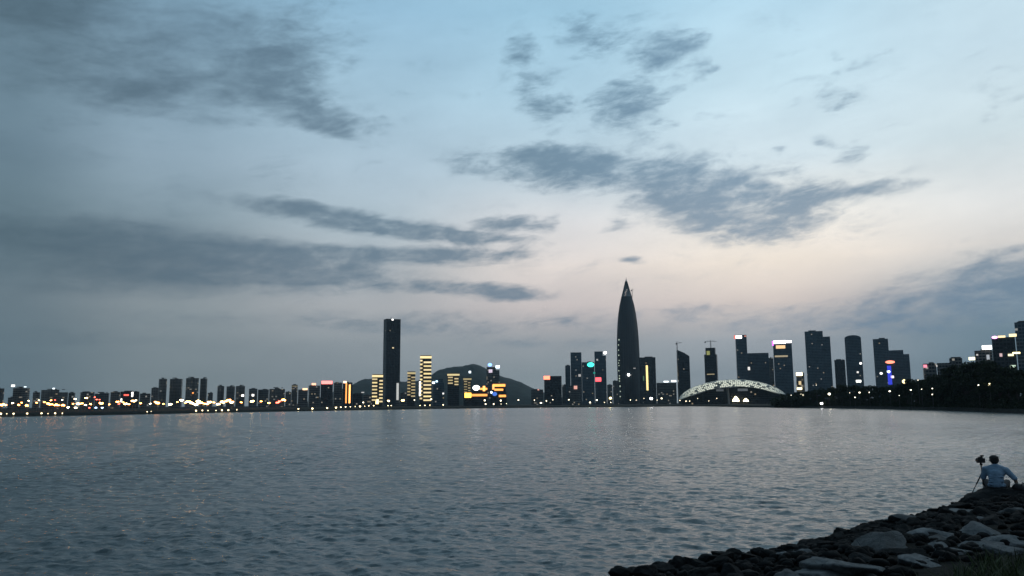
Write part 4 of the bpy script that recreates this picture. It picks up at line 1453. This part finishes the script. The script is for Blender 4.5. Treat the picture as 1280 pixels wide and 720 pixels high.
# rubble filling the gaps: far too many stones to count
rub_v, rub_f = [], []
tm = bmesh.new()
bmesh.ops.create_icosphere(tm, subdivisions=2, radius=1.0)
tv = np.array([v.co[:] for v in tm.verts])
tf = [tuple(v.index for v in f.verts) for f in tm.faces]
tm.free()
for k in range(2600):
    s = random.choice((random.uniform(3.4, 8.5), random.uniform(4.8, 6.8)))
    t = random.uniform(4, 26)
    r = random.uniform(.035, .10)
    off = Vector((k * 1.37, k * .77, 0))
    kk = np.array([1 + .45 * mnoise.noise(Vector(d) * 1.3 + off) for d in tv])[:, None]
    a = random.uniform(0, 6.28)
    ca, sa = math.cos(a), math.sin(a)
    v = tv * kk * np.array([1.25, .95, .75]) * r
    v = np.stack([v[:, 0] * ca - v[:, 1] * sa, v[:, 0] * sa + v[:, 1] * ca, v[:, 2]], 1)
    p = st(s, t, bank_z(s, t) + r * .25)
    o_ = len(rub_v) * len(tv)
    rub_v.append(v + np.array(p))
    rub_f += [tuple(i + o_ for i in f) for f in tf]
tag(np_mesh('rubble', np.concatenate(rub_v), np.array(rub_f), M_ROCKD, smooth=False), 'black rubble of small broken stones filling the gaps between the boulders', 'rubble', kind='stuff')

# grass at the lower right
m, T = new_mat('grass_blades')
gi = T.n('ShaderNodeNewGeometry')
cc = T.mix(gi.outputs['Random Per Island'], (.022, .036, .012), (.06, .085, .025))
bs = T.n('ShaderNodeBsdfPrincipled', ins={'Base Color': cc, 'Roughness': .7})
T.n('ShaderNodeOutputMaterial', ins={0: bs.outputs[0]})
vs, fs = [], []
random.seed(3)
for k in range(30000):
    s = random.uniform(.5, 4.6)
    t = random.uniform(4.5, 18)
    n_ = mnoise.fractal(Vector((s * .9, t * .9, 5.0)), 1.0, 2.0, 4)
    lim = 3.0 + .9 * n_ + (.35 if t > 8 else -.3)
    if s > lim:
        continue
    z = bank_z(s, t)
    p = st(s, t, z - .02)
    h = random.uniform(.05, .17) * (1.2 + n_)
    a = random.uniform(0, 6.28)
    w = random.uniform(.004, .009)
    lean = Vector((random.gauss(0, .4), random.gauss(0, .4), 0)) * h
    d = Vector((math.cos(a), math.sin(a), 0)) * w
    o_ = len(vs)
    vs += [p - d, p + d, p + d * .7 + lean * .4 + Vector((0, 0, h * .6)), p - d * .7 + lean * .4 + Vector((0, 0, h * .6)), p + lean + Vector((0, 0, h))]
    fs += [(o_, o_ + 1, o_ + 2, o_ + 3), (o_ + 3, o_ + 2, o_ + 4)]
mb = MB()
mb.v, mb.f = [tuple(v) for v in vs], fs
tag(mb.build('grass', m, fix=False), 'dark green grass tufts growing between the near rocks', 'grass', kind='stuff')


# ------------------------------------------------------------------ the person
def capsule(bm, a, b_, r0, r1):
    a, b_ = Vector(a), Vector(b_)
    n = max(2, int((b_ - a).length / (min(r0, r1) * .5)) + 1)
    for k in range(n + 1):
        u = k / n
        bmesh.ops.create_icosphere(bm, subdivisions=2, radius=r0 + (r1 - r0) * u, matrix=Matrix.Translation(a.lerp(b_, u)))


def ellip(bm, c, s, rot=(0, 0, 0)):
    M = Matrix.Translation(Vector(c)) @ Euler(rot).to_matrix().to_4x4() @ Matrix.Diagonal((s[0], s[1], s[2], 1))
    bmesh.ops.create_icosphere(bm, subdivisions=3, radius=1.0, matrix=M)


def fused(name, bm, mat, voxel, parent, smooth=6):
    me = bpy.data.meshes.new(name + '_src')
    bm.to_mesh(me)
    bm.free()
    o = bpy.data.objects.new(name + '_src', me)
    COL.objects.link(o)
    md = o.modifiers.new('r', 'REMESH')
    md.mode = 'VOXEL'
    md.voxel_size = voxel
    ms = o.modifiers.new('s', 'SMOOTH')
    ms.iterations = smooth
    ms.factor = .5
    dg = bpy.context.evaluated_depsgraph_get()
    me2 = bpy.data.meshes.new_from_object(o.evaluated_get(dg))
    bpy.data.objects.remove(o)
    me2.name = name
    me2.materials.clear()
    me2.materials.append(mat)
    me2.polygons.foreach_set('use_smooth', [True] * len(me2.polygons))
    o2 = bpy.data.objects.new(name, me2)
    COL.objects.link(o2)
    o2.parent = parent
    return o2


az_p = math.atan2(SEAT.x, SEAT.y)
person = thing('person', 'person in a blue shirt sitting on the rocks with back turned', 'person', (SEAT.x, SEAT.y, SEAT.z), -az_p)
person.scale = (.99, 1.0, .86)
M_SKIN = plain('skin', (.33, .21, .15), .55, .1, 8)
M_SHIRT = plain('blue_shirt', (.22, .33, .45), .85, .15, 14, bump=.3)
M_TROUS = plain('dark_trousers', (.02, .022, .028), .9, .2, 12, bump=.3)
M_HAIR = plain('black_hair', (.012, .010, .009), .6, .3, 40, bump=.4)
M_SHOE = plain('dark_shoe', (.03, .03, .03), .6)
SHL, SHR = (-.18, .08, .475), (.185, .07, .465)
ELL, HAL = (-.235, .14, .25), (-.235, .36, .40)
ELR, HAR = (.335, .02, .265), (.375, .13, .04)
bm = bmesh.new()
ellip(bm, (0, .03, .08), (.155, .115, .12))
capsule(bm, (0, .02, .12), (0, .06, .36), .125, .14)
ellip(bm, (0, .075, .40), (.16, .10, .16))
capsule(bm, (-.13, .08, .49), (.13, .08, .49), .06, .06)
capsule(bm, (0, .08, .52), (-.005, .115, .63), .055, .052)
ellip(bm, (-.005, .14, .685), (.078, .097, .115))                # skull
ellip(bm, (-.005, .175, .635), (.058, .07, .06))                 # jaw
ellip(bm, (-.005, .243, .67), (.014, .022, .024))                # nose
for sx in (-1, 1):
    ellip(bm, (-.005 + sx * .082, .135, .675), (.012, .022, .033))   # ears
    ellip(bm, (-.005 + sx * .03, .222, .697), (.014, .012, .009))   # eyes
ellip(bm, (-.005, .232, .635), (.026, .012, .008))               # mouth
for sh, el_, ha in ((SHL, ELL, HAL), (SHR, ELR, HAR)):
    capsule(bm, sh, el_, .052, .042)
    capsule(bm, el_, ha, .04, .028)
    d = (Vector(ha) - Vector(el_)).normalized()
    side = d.cross(Vector((0, 0, 1))).normalized()
    palm = Vector(ha) + d * .045
    ellip(bm, palm, (.038, .04, .026))
    up = side.cross(d).normalized()
    for k, (o_, L) in enumerate(((-.03, .062), (-.010, .075), (.010, .070), (.030, .055))):
        a = palm + side * o_ + d * .032
        b2 = a + d * L * .55 - up * .004
        c2 = b2 + d * L * .35 - up * .022
        capsule(bm, a, b2, .0095, .009)
        capsule(bm, b2, c2, .009, .008)
    sg = 1 if ha is HAL else -1
    a = Vector(ha) + side * .032 * sg
    b2 = a + d * .035 + side * .028 * sg
    capsule(bm, a, b2, .012, .011)
    capsule(bm, b2, b2 + d * .028 + side * .003 * sg, .0105, .009)
LEGS = []
for sx in (-1, 1):
    hip, knee, ank = (sx * .095, .06, .06), (sx * .19, .46, .14), (sx * .17, .60, -.27)
    LEGS.append((hip, knee, ank))
    capsule(bm, hip, knee, .08, .055)
    capsule(bm, knee, ank, .052, .036)
    capsule(bm, ank, (sx * .18, .74, -.33), .036, .03)
fused('body', bm, M_SKIN, .008, person, 3)
bm = bmesh.new()
ellip(bm, (0, .03, .10), (.172, .132, .10))
capsule(bm, (0, .02, .13), (0, .06, .36), .143, .155)
ellip(bm, (0, .075, .40), (.185, .118, .165))
capsule(bm, (-.14, .08, .475), (0, .08, .53), .075, .08)
capsule(bm, (.145, .075, .47), (0, .08, .53), .075, .08)
capsule(bm, (0, .08, .50), (0, .095, .565), .085, .062)
for sh, el_ in ((SHL, ELL), (SHR, ELR)):
    e = Vector(sh).lerp(Vector(el_), .95)
    capsule(bm, sh, e, .07, .058)
# a few cloth folds across the back
for k in range(5):
    z = .13 + .05 * k
    capsule(bm, (-.13, -.085 + .004 * k, z), (.12, -.087 + .004 * k, z + .035 * (1 if k % 2 else -1)), .02, .016)
fused('shirt', bm, M_SHIRT, .011, person, 4)
bm = bmesh.new()
ellip(bm, (0, .03, .035), (.178, .14, .105))
for hip, knee, ank in LEGS:
    capsule(bm, hip, knee, .095, .07)
    capsule(bm, knee, ank, .066, .052)
fused('trousers', bm, M_TROUS, .012, person, 4)
bm = bmesh.new()
ellip(bm, (-.005, .125, .705), (.09, .10, .105))
ellip(bm, (-.005, .085, .66), (.076, .062, .075))
for k in range(40):
    a = random.uniform(0, 6.28)
    e = random.uniform(-.1, 1.2)
    ellip(bm, (-.005 + .085 * math.cos(a) * math.cos(e), .118 + .085 * math.sin(a) * math.cos(e) - .01, .705 + .10 * math.sin(e)), (.016, .016, .014))
hair = fused('hair', bm, M_HAIR, .010, person, 2)
for hip, knee, ank in LEGS:
    bm = bmesh.new()
    a = Vector(ank)
    capsule(bm, a + Vector((0, -.03, -.045)), a + Vector((.0, .19, -.055)), .042, .036)
    capsule(bm, a + Vector((0, 0, -.01)), a + Vector((0, .05, -.035)), .045, .042)
    fused('shoe', bm, M_SHOE, .012, person, 3)

# camera on tripod, left of the person
M_BLACK = plain('black_plastic', (.012, .012, .013), .45, .2, 20)


def loc_p(x, y, z):
    v = Matrix.Rotation(-az_p, 3, 'Z') @ Vector((x, y, z))
    return SEAT + v


tp = thing('tripod', 'thin black tripod with spread legs left of the seated person', 'tripod', loc_p(-.255, .50, -.13), -az_p)
hub = Vector((0, 0, .42))
for a in (2.75, 4.75, .9):
    foot = Vector((math.cos(a) * .30, math.sin(a) * .26, -.0 if math.sin(a) < 0 else -.25))
    if a == 2.75:
        foot = Vector((-.22, .02, -.02))
    leg = MB().tube(hub, hub.lerp(foot, .55), .013, .013, 8).build('leg', M_BLACK, tp)
    MB().tube(hub.lerp(foot, .53), foot, .009, .008, 8).build('lower_leg', M_STEEL, leg)
    MB().ball(foot, .014, 8).build('rubber_foot', M_BLACK, leg)
MB().tube((0, 0, .36), (0, 0, .60), .014, .014, 10).build('centre_column', M_BLACK, tp)
MB().ball((0, 0, .60), .03, 10).tube((0, 0, .60), (.0, -.14, .52), .008, .008, 6).build('pan_head', M_BLACK, tp)
cm = thing('camera', 'black camera mounted on the tripod beside the seated person', 'camera', loc_p(-.255, .50, .50), -az_p + .5)
mb = MB()
mb.box((0, 0, .05), (.15, .07, .10))
mb.box((-.055, -.02, .05), (.03, .05, .09))
mb.build('camera_body', M_BLACK, cm)
MB().prism([(-.035, .10), (.035, .10), (.025, .135), (-.025, .135)], -.03, .035).build('viewfinder', M_BLACK, cm)
MB().tube((0, .035, .05), (0, .14, .05), .04, .043, 16).build('lens', M_BLACK, cm)
MB().tube((-.05, 0, .10), (-.05, 0, .118), .014, .014, 10).build('dial', M_BLACK, cm)
MB().box((.035, 0, .15), (.05, .05, .03)).box((.035, 0, .115), (.02, .02, .03)).build('flash', M_BLACK, cm)

bg = thing('backpack', 'black bag lying on the rock at the right side of the seated person', 'bag', loc_p(.40, .02, -.02), -az_p - .2)
bm = bmesh.new()
ellip(bm, (0, 0, .06), (.15, .11, .10))
ellip(bm, (.06, .02, .03), (.14, .12, .07))
ellip(bm, (-.03, -.03, .10), (.09, .08, .07))
fused('pouch', bm, M_BLACK, .014, bg, 4)
for sx in (-.05, .06):
    mb = MB()
    pr = None
    for k in range(9):
        a = math.pi * k / 8
        q = Vector((sx, -.11 * math.cos(a), .09 + .09 * math.sin(a)))
        if pr is not None:
            mb.tube(pr, q, .011, .011, 6)
        pr = q
    mb.build('strap', M_BLACK, bg)

# ------------------------------------------------------------------ haze over the bay
m, T = new_mat('haze_air')
pv = T.n('ShaderNodeVolumePrincipled', ins={'Color': (.78, .92, 1.0, 1), 'Density': 0.00004, 'Anisotropy': 0.0})
T.n('ShaderNodeOutputMaterial', ins={1: pv.outputs[0]})
hz = MB().box((0, 2900, 218), (13000, 6400, 444)).build('haze', m)
tag(hz, 'thin bluish dusk haze hanging over the whole bay', 'haze', kind='stuff')
